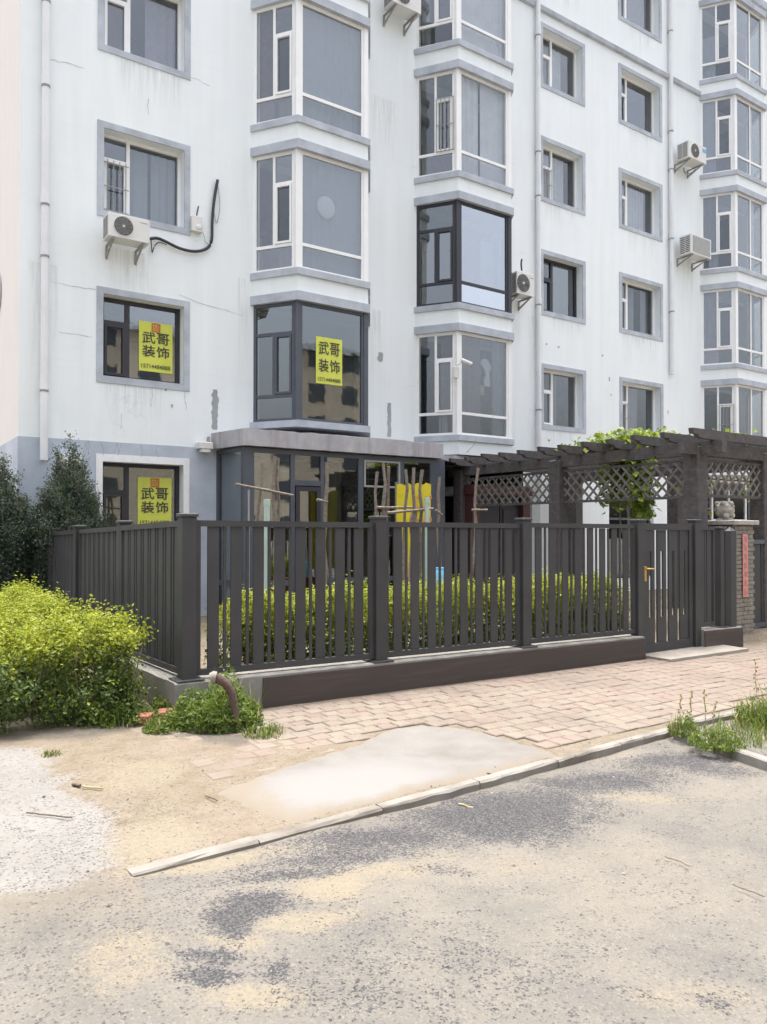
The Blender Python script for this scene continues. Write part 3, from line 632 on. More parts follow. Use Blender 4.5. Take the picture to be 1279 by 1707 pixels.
std_window('A', 3, curtains=((.36, .62, 'blind_slate'), (.66, 1, 'blind_slate')), bars=True)
std_window('A', 4, curtains=((.02, .33, 'cur_brown'), (.58, 1, 'cur_lilac')))
std_window('A', 5, curtains=((.5, 1, 'cur_white'),))
std_window('B', 2, curtains=((.3, .62, 'cur_grey'),)); std_window('B', 3, True, gl='glass_dark', label='dark framed window', curtains=((.4, .7, 'cur_grey'),))
std_window('B', 4, curtains=((.28, .82, 'cur_white'),), bars=True); std_window('B', 5, curtains=((.28, .75, 'cur_white'),)); std_window('B', 6, curtains=((.3, .9, 'cur_grey'),))
std_window('C', 2, curtains=((.3, .7, 'cur_lilac'),), bars=True); std_window('C', 3, curtains=((.3, .62, 'cur_grey'), (.8, 1, 'cur_grey'))); std_window('C', 4, curtains=((.3, .9, 'cur_white'),))
std_window('C', 5, gl='glass_mid'); std_window('C', 6, curtains=((.22, 1, 'cur_lilac'),))

# canted bays
def bay_poly(x, inset, wallpad=0.0):
    i = inset; return [(x + i * .8 , YF + .0), (x + .57 + i * .55, YB + i), (x + 2.19 - i * .55, YB + i), (x + 2.76 - i * .8, YF + .0)]
def bay(bx, f, dark=False, split=False, front=('low',), gl=('glass', 'glass'), cur=(), toprow=False, bars=False, lowglass=True, label=None):
    x = BAYS[bx]; z0, z1 = BZ[0] + FL[f], BZ[1] + FL[f]; fm = M['darkalu'] if dark == 'b' else (M['greyalu'] if dark else M['upvc'])
    P = bay_poly(x, 0.09); H = z1 - z0; t = 0.06; d = 0.07
    mb = MB(); panes = []; sash = MB()
    def face(A, B, members, glz, sashes=()):
        A, B = Vector((*A, 0)), Vector((*B, 0)); u = (B - A).normalized(); L = (B - A).length; nrm = Vector((u.y, -u.x, 0))
        Mx = Matrix(((u.x, -nrm.x, 0, A.x), (u.y, -nrm.y, 0, A.y), (0, 0, 1, z0), (0, 0, 0, 1)))
        st = len(mb.v)
        for a, b, c, e, dep in members(L): mb.box(a, b, 0.004 + dep, d - dep, c, e)
        mb.xf(Mx, st)
        s0 = len(sash.v)
        for a, b, c, e in sashes(L) if sashes else (): rect_frame(sash, a, b, c, e, -0.012, 0.04, 0.04)
        sash.xf(Mx, s0)
        for a, b, c, e, g in glz(L): panes.append((MB().box(a, b, .03, .036, c, e).xf(Mx), g))
    low = H * 0.215
    def frame4(L, t0=t, t1=t): return [(0, L, 0, t, 0), (0, L, H - t, H, 0), (0, t0, t, H - t, 0), (L - t1, L, t, H - t, 0)]
    g0, g1 = M[gl[0]], M[gl[1]]
    ztr = H * 0.74
    def side_mem(L):
        m = frame4(L, t, .13); c = t + (L - t - .13) * .5
        if toprow: return m + [(t, L - .13, ztr - .03, ztr + .03, .003), (t, L - .13, low - .03, low + .03, .003), (c - .03, c + .03, low + .03, ztr - .03, .003)]
        return m + [(t, L - .13, low - .03, low + .03, .003), (c - .025, c + .025, low + .03, H - t, .003), (c + .025, L - .13, ztr - .025, ztr + .025, .006)]
    def side_gl(L):
        c = t + (L - t - .13) * .5
        if toprow: return [(t, L - .13, ztr + .03, H - t, g0), (t, c - .03, low + .03, ztr - .03, g0), (c + .03, L - .13, low + .03, ztr - .03, g0), (t, L - .13, t, low - .03, g0)]
        return [(t, c - .025, low + .03, H - t, g0), (c + .025, L - .13, ztr + .025, H - t, g0), (c + .025, L - .13, low + .03, ztr - .025, g0), (t, L - .13, t, low - .03, g0)]
    def side_sash(L):
        c = t + (L - t - .13) * .5; return [(c + .03, L - .135, low + .035, ztr - .03)]
    def front_mem(L):
        m = frame4(L, .10, .10)
        if 'low' in front: m.append((.10, L - .10, low - .03, low + .03, .003))
        if split: m += [(L * .52 - .025, L * .52 + .025, t, low - .03, .006), (L * .52 - .025, L * .52 + .025, low + .03, H - t, .006)]
        return m
    def front_gl(L):
        rows = [(t, low - .03), (low + .03, H - t)] if 'low' in front else [(t, H - t)]
        cols = [(.10, L * .52 - .025), (L * .52 + .025, L - .10)] if split else [(.10, L - .10)]
        return [(a, b, c, e, g1) for a, b in cols for c, e in rows]
    face(P[0], P[1], side_mem, side_gl, side_sash)
    face(P[1], P[2], front_mem, front_gl)
    face(P[2], P[3], lambda L: frame4(L, .13, t) + [(.13, L - t, low - .03, low + .03, .003)], lambda L: [(.13, L - t, t, low - .03, g0), (.13, L - t, low + .03, H - t, g0)])
    for q in (P[1], P[2]): mb.prism([(q[0] - .05, q[1] - .012), (q[0] + .05, q[1] - .012), (q[0] + .05, q[1] + .06), (q[0] - .05, q[1] + .06)], z0 + .002, z1 - .002)
    w = bpart(mb, 'bay_window', fm)
    if label: w['label'] = label
    child_of(sash, 'sash', fm, w)
    for pmb, g in panes: child_of(pmb, 'pane', g, w)
    child_of(MB().prism(bay_poly(x, -0.0), z1, z1 + 0.165), 'head_slab', M['trim'], w)
    child_of(MB().prism(bay_poly(x, -0.0), z0 - 0.125, z0), 'sill', M['trim'], w)
    if f > 2 or bx != '1':
        zb = z0 - 0.125; child_of(MB().prism(bay_poly(x, 0.05), (z0 - 0.455) if f > 2 else z0 - .42, zb), 'apron', M['wall'], w)
    for side, a, b, mt, zlo, zhi in cur:
        if side == 'f':
            child_of(curtain_mesh(P[1][0] + (P[2][0] - P[1][0]) * a, P[1][0] + (P[2][0] - P[1][0]) * b, z0 + H * zlo, z0 + H * zhi, YB + 0.24), 'curtain', M[mt], w)
        else:
            A, B = Vector((*P[0], 0)), Vector((*P[1], 0)); u = (B - A).normalized(); L = (B - A).length; nr_ = Vector((u.y, -u.x, 0))
            cm_ = curtain_mesh(L * a, L * b, H * zlo, H * zhi, .13); cm_.xf(Matrix(((u.x, -nr_.x, 0, A.x), (u.y, -nr_.y, 0, A.y), (0, 0, 1, z0), (0, 0, 0, 1))))
            child_of(cm_, 'curtain', M[mt], w)
    if bars:
        A, B = Vector((*P[0], 0)), Vector((*P[1], 0)); u = (B - A).normalized(); L = (B - A).length; bm_ = MB()
        for k in range(5):
            q = A + u * (L * (.5 + .4 * k / 4)) - Vector((-u.y, u.x, 0)) * 0.04; bm_.tube([(q.x, q.y, z0 + low), (q.x, q.y, z0 + ztr)], .009, 6)
        for zz in (low + .02, (low + ztr) / 2, ztr - .02):
            q, r_ = A + u * (L * .48) - Vector((-u.y, u.x, 0)) * 0.04, A + u * (L * .92) - Vector((-u.y, u.x, 0)) * 0.04; bm_.tube([(q.x, q.y, z0 + zz), (r_.x, r_.y, z0 + zz)], .009, 6)
        child_of(bm_, 'security_bars', M['acgrey'], w)
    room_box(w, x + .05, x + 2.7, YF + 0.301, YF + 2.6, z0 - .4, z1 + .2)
    return w
bay('1', 2, dark=True, front=(), toprow=True, gl=('glass_dark', 'glass_dark'), label='slate framed bay with a yellow poster', cur=())
bay('1', 3, cur=(('f', .0, 1, 'blind_slate', 0, 1), ('s', .5, .8, 'cur_brown', 0, .2)))
bay('1', 4, cur=(('f', .0, 1, 'blind_slate', 0, 1), ('s', .02, .40, 'cur_brown', 0, 1), ('s', .5, .95, 'cur_brown', 0, .2))); bay('1', 5, cur=(('f', 0, 1, 'cur_white', 0, 1),))
bay('2', 2, cur=(('f', .0, .5, 'cur_brown', 0, 1), ('s', .55, .9, 'cur_brown', 0, 1), ('f', .75, 1, 'cur_grey', 0, 1), ('s', .5, .95, 'cur_grey', 0, .2)))
bay('2', 3, dark='b', toprow=True, gl=('glass_dark', 'glass_pale'), label='black framed bay with mirror pale front panes', cur=(('f', .5, .75, 'cur_white', 0, .7),))
bay('2', 4, bars=True, cur=(('f', 0, .46, 'cur_white', 0, 1), ('f', .5, 1, 'cur_white', 0, 1))); bay('2', 5, cur=(('f', 0, 1, 'cur_white', 0, 1), ('s', .1, .3, 'cur_grey', 0, 1))); bay('2', 6, cur=(('f', 0, 1, 'cur_white', 0, 1),))
bay('3', 2, split=True, bars=True, cur=(('f', .0, .5, 'cur_grey', 0, 1),)); bay('3', 3, split=True, cur=(('s', .0, .5, 'cur_lilac', 0, 1), ('f', .55, .8, 'cur_grey', 0, 1)))
bay('3', 4, split=True, cur=(('s', .0, .5, 'cur_grey', 0, 1), ('f', .6, .8, 'cur_white', 0, 1))); bay('3', 5, split=True, cur=(('s', .0, .45, 'cur_lilac', 0, 1), ('f', .62, .75, 'cur_white', 0, 1)))
bay('3', 6, split=True, cur=(('s', .0, .45, 'blind_slate', 0, .6),))
# downpipes with sockets and clamps
for px_, zb, zt, kinks in ((2.52, 2.75, 18.2, (3.9, 6.1, 6.95, 8.9, 10.3)), (13.88, 2.6, 18.2, (4.6, 7.2, 9.9, 11.0, 13.9, 15.4)), (19.26, 6.08, 18.2, (7.9, 10.0, 12.0, 13.1, 16.0))):
    mb = MB(); mb.tube([(px_, YF - 0.09, zb), (px_, YF - 0.09, zt)], 0.062, 12)
    dp = bpart(mb, 'downpipe', M['pipe'])
    for kz in kinks:
        child_of(MB().tube([(px_, YF - .09, kz), (px_, YF - .09, kz + .16)], 0.072, 12), 'pipe_socket', M['pipe'], dp)
        child_of(MB().tube([(px_, YF - .09, kz - .035), (px_, YF - .09, kz - .005)], 0.068, 12).box(px_ - .02, px_ + .02, YF - .05, YF, kz - .03, kz - .01), 'pipe_clamp', M['clamp'], dp)
# cement repairs on the render
def ragged(x0, x1, z0, z1, y, name, mat, jit=0.025, n=14):
    L = [(x0 + random.uniform(-jit, jit), z0 + (z1 - z0) * k / n) for k in range(n + 1)]; Rr = [(x1 + random.uniform(-jit, jit), z0 + (z1 - z0) * k / n) for k in range(n + 1)]
    mb = MB(); vs = [(x, y - .004, z) for x, z in L] + [(x, y - .004, z) for x, z in Rr]
    mb.add(vs, [(k, n + 1 + k, n + 2 + k, k + 1) for k in range(n)]); return bpart(mb, name, mat)
a = onY(356, 716, YF); b = onY(364, 650, YF); ragged(a[0] - .03, b[0] + .0, a[1], b[1], YF, 'cement_patch', M['patch'])
a = onY(646, 728, YF); b = onY(652, 672, YF); ragged(a[0], b[0], a[1], b[1], YF, 'cement_patch', M['patch'], .012)
a = onY(630, 602, YF); b = onY(638, 588, YF); ragged(a[0], b[0], a[1], b[1], YF, 'cement_patch', M['patch'], .02, 4)
for (cx, cy, w_, h_) in ((910, 575, 4, 4), (930, 580, 5, 4), (1003, 594, 5, 4), (1015, 635, 4, 8), (1018, 660, 3, 5), (1113, 690, 4, 8), (275, 652, 3, 3), (285, 680, 3, 5)):
    a = onY(cx, cy, YF); s_ = YF * 1.2 / FPX; ragged(a[0], a[0] + w_ * s_, a[1], a[1] + h_ * s_, YF, 'chipped_spot', M['patch'], .012, 3)
# plinth cracks
for k in range(9):
    cx = random.uniform(3.0, 5.3); z_ = 3.12; pts = [(cx, YF - .0075, z_)]
    for q in range(5): pts.append((pts[-1][0] + random.uniform(-.03, .035), YF - .0075, pts[-1][2] - random.uniform(.02, .07)))
    mb = MB()
    for p, q in zip(pts[:-1], pts[1:]): w_ = random.uniform(.002, .005); mb.add([(p[0] - w_, p[1], p[2]), (p[0] + w_, p[1], p[2]), (q[0] + w_, q[1], q[2]), (q[0] - w_, q[1], q[2])], [(0, 1, 2, 3)])
    bpart(mb, 'crack', M['clamp'])
for pts in ([(300, 492, 0), (345, 510, 0), (375, 517, 0), (405, 527, 0)], [(85, 470, 0), (120, 477, 0), (160, 483, 0)], [(98, 553, 0), (125, 558, 0), (155, 562, 0)], [(318, 128, 0), (335, 136, 0), (350, 143, 0)],
            [(85, 100, 0), (110, 105, 0), (140, 114, 0)], [(252, 640, 0), (254, 660, 0), (251, 678, 0)], [(203, 690, 0), (201, 715, 0)], [(310, 645, 0), (308, 665, 0), (312, 685, 0)], [(248, 165, 0), (246, 178, 0), (247, 192, 0)]):
    mb = MB(); w_ = 0.006; P_ = [onY(p[0], p[1], YF) for p in pts]
    Q_ = []
    for p, q in zip(P_[:-1], P_[1:]):
        for k in range(4): Q_.append((p[0] + (q[0] - p[0]) * k / 4 + random.uniform(-.012, .012), p[1] + (q[1] - p[1]) * k / 4 + random.uniform(-.012, .012)))
    Q_.append(P_[-1])
    for p, q in zip(Q_[:-1], Q_[1:]):
        ww = random.uniform(.002, .006); dx, dz = q[0] - p[0], q[1] - p[1]; L = math.hypot(dx, dz); nx, nz_ = -dz / L * ww, dx / L * ww
        mb.add([(p[0] - nx, YF - .004, p[1] - nz_), (p[0] + nx, YF - .004, p[1] + nz_), (q[0] + nx, YF - .004, q[1] + nz_), (q[0] - nx, YF - .004, q[1] - nz_)], [(0, 1, 2, 3)])
    bpart(mb, 'crack', M['trim'])
def stain_mat():
    t = NT('drip_stain'); t.n.remove(t.b)
    st = t.noise(1, 4, .6, t.pos((22, 22, 1.2))); uvz = t.n.new('ShaderNodeSeparateXYZ'); t.l.new(t.tc.outputs['Generated'], uvz.inputs[0])
    ex = t.math('MULTIPLY', uvz.outputs[0], t.math('SUBTRACT', 1.0, uvz.outputs[0]))
    f = t.math('MULTIPLY', t.math('MULTIPLY', t.ramp(st, [(.42, 0.0), (.75, .24)]), t.math('POWER', uvz.outputs[2], 1.4)), t.ramp(ex, [(0.0, 0.0), (.12, 1.0)]))
    d = t.n.new('ShaderNodeBsdfDiffuse'); d.inputs[0].default_value = (.27, .24, .19, 1); tr = t.n.new('ShaderNodeBsdfTransparent'); m = t.n.new('ShaderNodeMixShader')
    t.l.new(f, m.inputs[0]); t.l.new(tr.outputs[0], m.inputs[1]); t.l.new(d.outputs[0], m.inputs[2]); t.l.new(m.outputs[0], t.out.inputs[0]); return t.mat
M['stain'] = stain_mat()
for c, (x0, x1, _) in COLS.items():
    for f in range(2, 7):
        if random.random() < .8:
            z1 = WZ[0] + FL[f] - .002; h = random.uniform(.5, 1.1); a = x0 + random.uniform(0, .4); b = x1 - random.uniform(0, .5)
            bpart(MB().add([(a, YF - .003, z1 - h), (b, YF - .003, z1 - h), (b, YF - .003, z1), (a, YF - .003, z1)], [(0, 1, 2, 3)]), 'drip_stain', M['stain'])
for x, z1, w_, h in ((2.52, 6.0, .5, 2.5), (13.86, 6.9, .55, 2.6), (13.86, 4.6, .5, 1.7), (13.86, 9.8, .4, 2.2), (19.25, 10.0, .45, 2.6), (3.95, 6.5, .8, 1.6), (13.1, 7.0, .6, 1.8), (9.3, 10.9, .7, 2.0), (20.2, 9.6, .6, 1.8), (9.1, 6.3, .3, 2.2), (6.05, 6.4, .25, 2.3)):
    bpart(MB().add([(x - w_ / 2, YF - .0035, z1 - h), (x + w_ / 2, YF - .0035, z1 - h), (x + w_ / 2, YF - .0035, z1), (x - w_ / 2, YF - .0035, z1)], [(0, 1, 2, 3)]), 'drip_stain', M['stain'])
# round emblem on the end wall
d_ = sight(2, 484); t_ = XL / d_[0]; ey, ez = d_[1] * t_, EYE + d_[2] * t_
mb = MB()
for r0, r1 in ((.33, .40), (.20, .24)):
    n = 40; vs = []
    for k in range(n):
        a = 6.283 * k / n; vs += [(XL - .02, ey + .3 + math.cos(a) * r0, ez + math.sin(a) * r0), (XL - .02, ey + .3 + math.cos(a) * r1, ez + math.sin(a) * r1), (XL, ey + .3 + math.cos(a) * r1, ez + math.sin(a) * r1), (XL, ey + .3 + math.cos(a) * r0, ez + math.sin(a) * r0)]
    mb.add(vs, [q for k in range(n) for q in ((4 * k, 4 * k + 1, (4 * k + 5) % (4 * n), (4 * k + 4) % (4 * n)), (4 * k + 1, 4 * k + 2, (4 * k + 6) % (4 * n), (4 * k + 5) % (4 * n)), (4 * k + 3, 4 * k, (4 * k + 4) % (4 * n), (4 * k + 7) % (4 * n)))])
bpart(mb, 'round_emblem', M['acgrey'])
# right-hand ground floor windows, seen below the pergola
x = 16.6
for k in range(4):
    x0 = (16.62, 19.55, 21.5, 23.5)[k]; wt = 2.65 if k == 0 else 3.16; mb = MB(); rect_frame(mb, x0, x0 + 1.9, .35, wt, YF + .12, YF + .2, .07); mb.box(x0 + .9, x0 + .97, YF + .122, YF + .198, .42, wt - .07); mb.box(x0 + .07, x0 + .9, YF + .124, YF + .196, 1.9, 1.96)
    mb.box(x0 + .97, x0 + 1.83, YF + .124, YF + .196, 1.9, 1.96)
    w = bpart(mb, 'window', M['upvc'] if k == 2 else M['greyalu'])
    for a, b in ((x0 + .07, x0 + .9), (x0 + .97, x0 + 1.83)):
        for c, e in ((.42, 1.9), (1.96, wt - .07)): child_of(MB().box(a, b, YF + .15, YF + .156, c, e), 'pane', M['glass_dark'], w)
    room_box(w, x0 - .02, x0 + 1.92, YF + .301, YF + 2.4, .2, wt + .15)

# apartment block across the yard, behind the camera; it shows only as a reflection in the panes
opp = empty('apartment_block', (0, -30, 0), 'beige apartment block across the yard, mirrored in the lower dark panes', 'apartment building')
MB().box(-30, 45, -10, 0, -.3, 16.5).build('wall', M['beigeplaster'], opp)
MB().box(-30.3, 45.3, -10.3, 0.4, 16.5, 16.9).build('roof', M['trim'], opp)
ow = MB().box(-.8, .8, -.02, .03, 0, 1.5).mesh('window', M['farglass'])
for f in range(6):
    for k in range(22): link('window', ow, opp, (-28 + k * 3.3, 0, 1.3 + f * 2.75))

# ------------------------------------------------------------------ glazed sunroom under the first bay
YS, YG = 12.50, 12.62                                        # canopy edge and glass line
SX0, SXC, SX1 = 5.42, onY(405, 740, YS)[0], onY(724, 757, YS)[0]
SXC0 = SXC
sun = empty('glazed_sunroom', (SXC0, YG, 0), 'glazed ground floor sunroom with slate frames under a raw concrete canopy', 'sunroom')
def schild(mb, name, mats, parent=sun):
    me = mb.mesh(name, mats); me.transform(Matrix.Translation(-Vector(sun.location))); return link(name, me, parent)
ztop, zbot = onY(405, 712, YS)[1], onY(405, 741, YS)[1]
def canopy():
    mb = MB(); n = 40
    outer = [(SX0, YF - .01)] + [(SXC + .0 + (SX1 + .25 - SXC) * k / n, YS + random.uniform(-.008, .008)) for k in range(n + 1)] + [(SX1 + .25, YF - .01)]
    m = len(outer); vs = []
    for x, y in outer: vs += [(x, y, zbot + random.uniform(-.012, .006)), (x, y, ztop + random.uniform(-.022, .008))]
    fs = [(2 * k, 2 * k + 2, 2 * k + 3, 2 * k + 1) for k in range(m - 1)] + [tuple(2 * k for k in range(m))[::-1], tuple(2 * k + 1 for k in range(m))]
    return mb.add(vs, fs)
schild(canopy(), 'canopy', M['canopy'])
# broken off end of the canopy with torn render
mb = MB(); n = 16; x0, x1 = SX1 + .26, onY(838, 757, YS + .3)[0]; vs = []
for k in range(n + 1):
    x = x0 + (x1 - x0) * k / n; vs += [(x, YS + .28 + random.uniform(-.03, .03), zbot - .02 + random.uniform(-.04, .03)), (x, YS + .28 + random.uniform(-.03, .03), zbot + .10 + random.uniform(-.03, .05)), (x, YF - .02, zbot + .12), (x, YF - .02, zbot - .02)]
mb.add(vs, [q for k in range(n) for q in ((4 * k, 4 * k + 4, 4 * k + 5, 4 * k + 1), (4 * k + 1, 4 * k + 5, 4 * k + 6, 4 * k + 2), (4 * k, 4 * k + 3, 4 * k + 7, 4 * k + 4))] + [(0, 1, 2, 3), (4 * n, 4 * n + 1, 4 * n + 2, 4 * n + 3)])
schild(mb, 'broken_canopy_edge', M['canopy'])
ZT = zbot - .02
def sx(px): return onY(px, 850, YG)[0]
fr = MB(); D0, D1 = YG, YG + .07
def post(a, b, z0=0.0, z1=ZT, dy=0.0): fr.box(a, b, D0 + dy, D1 - dy, z0, z1)
cpx = SXC + .10
post(sx(406), sx(424)); LX = SX0 + .12
fr.box(sx(424), sx(742), D0 + .003, D1 - .003, ZT - .09, ZT - .001)
for a, b in ((485, 492), (598, 606), (668, 674), (718, 742)): post(sx(a), sx(b), 0, ZT - .09, .002)
post(sx(535), sx(541), 0, ZT - .09, .002)
fr.box(sx(492), sx(535), D0 + .004, D1 - .004, 2.44, 2.54)
for a, b in ((424, 485), (541, 598), (606, 668), (674, 718)): fr.box(sx(a), sx(b), D0 + .005, D1 - .005, .60, .70); fr.box(sx(a), sx(b), D0 + .005, D1 - .005, -.1, .08)
schild(fr, 'frame', M['greyalu'])
f2 = MB(); rect_frame(f2, sx(607), sx(667), 2.46, ZT - .10, D0 - .012, D0 + .03, .035); schild(f2, 'transom_frame', M['acgrey'])
dr = MB(); rect_frame(dr, sx(493), sx(534), .02, 2.42, D0 - .02, D0 + .05, .08); door = schild(dr, 'door', M['darkalu'])
schild(MB().box(sx(493) + .08, sx(534) - .08, D0 + .01, D0 + .016, .1, 2.34), 'pane', M['glass_dark'], door)
schild(MB().box(sx(531), sx(533), D0 - .05, D0 - .03, 1.0, 1.25), 'handle', M['steel'], door)
for a, b, c, e in ((424, 485, .70, ZT - .09), (424, 485, .08, .6), (492, 535, 2.54, ZT - .09), (541, 598, .7, ZT - .09), (541, 598, .08, .6), (606, 668, .7, 2.44), (606, 668, 2.5, ZT - .13), (606, 668, .08, .6), (674, 718, .7, ZT - .09), (674, 718, .08, .6)):
    schild(MB().box(sx(a), sx(b), D0 + .03, D0 + .036, c, e), 'pane', M['glass_dark'])
# left return of the sunroom
A, B = Vector((SX0 + .10, YF, 0)), Vector((sx(406), YG + .02, 0)); u = (B - A).normalized(); L = (B - A).length
Mx = Matrix(((u.x, -u.y, 0, A.x), (u.y, u.x, 0, A.y), (0, 0, 1, 0), (0, 0, 0, 1)))
s2 = MB(); rect_frame(s2, 0, L, 0, ZT, 0, .07, .07); s2.box(.07, L - .07, .004, .066, .6, .7); s2.xf(Mx); schild(s2, 'side_frame', M['greyalu'])
schild(MB().box(.07, L - .07, .03, .036, .7, ZT - .07).xf(Mx), 'pane', M['glass'])
schild(MB().box(.07, L - .07, .03, .036, .07, .6).xf(Mx), 'pane', M['glass'])
schild(MB().box(.05, L - .03, .10, .11, .1, ZT - .05).xf(Mx), 'blind', M['blind_slate'])
schild(MB().box(sx(497), sx(522), YG + .6, YG + .62, .1, 2.3), 'blind', M['cur_beige'])
schild(curtain_mesh(sx(556), sx(590), .1, 2.9, YG + .45), 'curtain', M['cur_beige'])
mb = MB()
for k in range(4): mb.tube([(sx(607), YG + .30, 2.5 + k * .14), (sx(667), YG + .30, 2.5 + k * .14)], .012, 6)
for k in range(4): mb.tube([(sx(612 + k * 16), YG + .31, 2.4), (sx(612 + k * 16), YG + .31, ZT)], .012, 6)
schild(mb, 'drying_rack', M['acgrey'])
mb = MB().add([(SX0 + .3, YG + .1, -.1), (12.6, YG + .1, -.1), (12.6, YF + 2.5, -.1), (SX0 + .3, YF + 2.5, -.1), (SX0 + .3, YG + .1, 3.0), (12.6, YG + .1, 3.0), (12.6, YF + 2.5, 3.0), (SX0 + .3, YF + 2.5, 3.0)],
              [(0, 1, 2, 3), (2, 3, 7, 6), (1, 2, 6, 5), (4, 5, 6, 7)])
schild(mb, 'room', M['room'])
# maroon porch door right of the sunroom
YD = 12.55
pd = empty('porch_door', (onY(835, 850, YD)[0], YD, 0), 'maroon framed dark porch doorway half hidden behind the pergola lattice', 'doorway')
def pch(mb, name, m, par=pd):
    me = mb.mesh(name, m); me.transform(Matrix.Translation(-Vector(pd.location))); return link(name, me, par)
x0, x1, zt = onY(788, 832, YD)[0], onY(884, 822, YD)[0], onY(840, 826, YD)[1]
pch(MB().box(x0, x0 + .22, YD, YD + .25, -.1, zt).box(x1 - .22, x1, YD, YD + .25, -.1, zt).box(x0 - .03, x1 + .03, YD - .05, YD + .27, zt, zt + .22), 'door_frame', M['maroon'])
pch(MB().box(x0 + .22, x0 + .24 + (x1 - x0 - .44) * .5, YD + .12, YD + .17, 0, zt - .002).box(x0 + .30, x0 + .16 + (x1 - x0 - .44) * .5, YD + .10, YD + .12, .3, zt - .3), 'door_leaf', M['darkalu'])
pch(MB().box(x0 + .27 + (x1 - x0 - .44) * .5, x1 - .22, YD + .122, YD + .172, 0, zt - .004).box(x0 + .35 + (x1 - x0 - .44) * .5, x1 - .3, YD + .10, YD + .122, .3, zt - .3), 'door_leaf', M['darkalu'])
pch(MB().box(x0 - .03, x1 + .03, YD + .27, YF + .1, zt, zt + .2), 'porch_roof', M['canopy'])
pch(MB().box(x1 + .06, x1 + .42, YD + .1, YD + .16, -.1, zt + .15).box(x1 + .12, x1 + .36, YD + .07, YD + .1, .2, zt - .1), 'side_panel', M['blind_slate'])

# ------------------------------------------------------------------ posters in the windows
def text_mesh(body, size, bold=0.0):
    cu = bpy.data.curves.new('lettering', 'FONT'); cu.body = body; cu.size = size; cu.offset = bold; cu.extrude = 0.001; cu.align_x = 'CENTER'; cu.align_y = 'CENTER'; cu.resolution_u = 3
    o = bpy.data.objects.new('lettering', cu); COL.objects.link(o); dg = bpy.context.evaluated_depsgraph_get(); dg.update()
    me = bpy.data.meshes.new_from_object(o.evaluated_get(dg)); bpy.data.objects.remove(o); bpy.data.curves.remove(cu); return me
def fit(me, w, h):
    v = [p.co for p in me.vertices]; x0, x1 = min(p.x for p in v), max(p.x for p in v); y0, y1 = min(p.y for p in v), max(p.y for p in v)
    me.transform(Matrix.Diagonal((w / (x1 - x0), h / (y1 - y0), 1, 1)) @ Matrix.Translation((-(x0 + x1) / 2, -(y0 + y1) / 2, 0))); return me
def poster(xc, zc, y, w, h, label, seal=True):
    p = empty('shop_poster', (xc, y, zc - h / 2), label, 'poster')
    mb = MB(); n = 8; vs = []
    for k in range(n + 1):
        for q in range(2): vs.append((-w / 2 + w * k / n, .004 * math.sin(k * 1.3 + q), h * q))
    vs2 = [(a, b + .003, c) for a, b, c in vs]
    mb.add(vs, [(2 * k, 2 * k + 2, 2 * k + 3, 2 * k + 1) for k in range(n)]); mb.add(vs2, [(2 * k + 1, 2 * k + 3, 2 * k + 2, 2 * k) for k in range(n)])
    mb.build('sheet', M['yellow'], p)
    def put(me, x, z, m):
        me.materials.clear(); me.materials.append(M[m]); link('lettering', me, p, (x, -.0075, z), (R(90), 0, 0))
    top = h * (.80 if seal else .93); cw = w * .40; ch = h * (.24 if seal else .33)
    for k, chs in enumerate('武哥装饰'):
        put(fit(text_mesh(chs, 1.0, 0.012 if seal else 0.010), cw * .96, ch * (.98 if seal else .86)), (-.5 + k % 2) * cw * 1.06, top - ch / 2 - (k // 2) * ch * 1.13 , 'ink')
    put(fit(text_mesh('15714484888', 1.0, 0.004), w * .86, h * .085), 0, h * .095 if not seal else h * .105, 'ink')
    if seal:
        s = w * .26; zc_ = h * .895; mb = MB()
        rect_frame(mb, -s / 2, s / 2, zc_ - s / 2, zc_ + s / 2, -.0085, -.0065, s * .13)
        for a in (-1, 1):
            rect_frame(mb, a * s * .17 - s * .13, a * s * .17 + s * .13, zc_ - s * .3, zc_ + s * .05, -.0085, -.0065, s * .07)
            mb.box(a * s * .17 - s * .13, a * s * .17 + s * .13, -.0085, -.0065, zc_ + s * .12, zc_ + s * .2); mb.box(a * s * .17 - s * .04, a * s * .17 + s * .04, -.0085, -.0065, zc_ + s * .2, zc_ + s * .36)
        mb.build('seal', M['redink'], p)
    return p
YP = YF + .195
def corners(tl, br, Y): (a, b), (c, d) = onY(*tl, Y), onY(*br, Y); return (a + c) / 2, (b + d) / 2, c - a, b - d
def mid_poster(tl, tr, bl, Y, label, seal):
    (xa, za), (xb, zb), (xc, zc) = onY(*tl, Y), onY(*tr, Y), onY(*bl, Y); poster((xa + xb) / 2, (za + zc) / 2, Y, xb - xa, za - zc, label, seal)
mid_poster((232, 534), (287.6, 544), (231, 617), YF + .222, 'yellow poster with a red seal in the dark second floor window', True)
mid_poster((230, 795), (286, 796), (230, 880), YF + .222, 'yellow poster with a red seal in the white framed ground floor window', True)
mid_poster((527, 560), (570.4, 567.4), (526, 638), YB + .112, 'yellow decorator poster without a seal on the front pane of the canted bay', False)
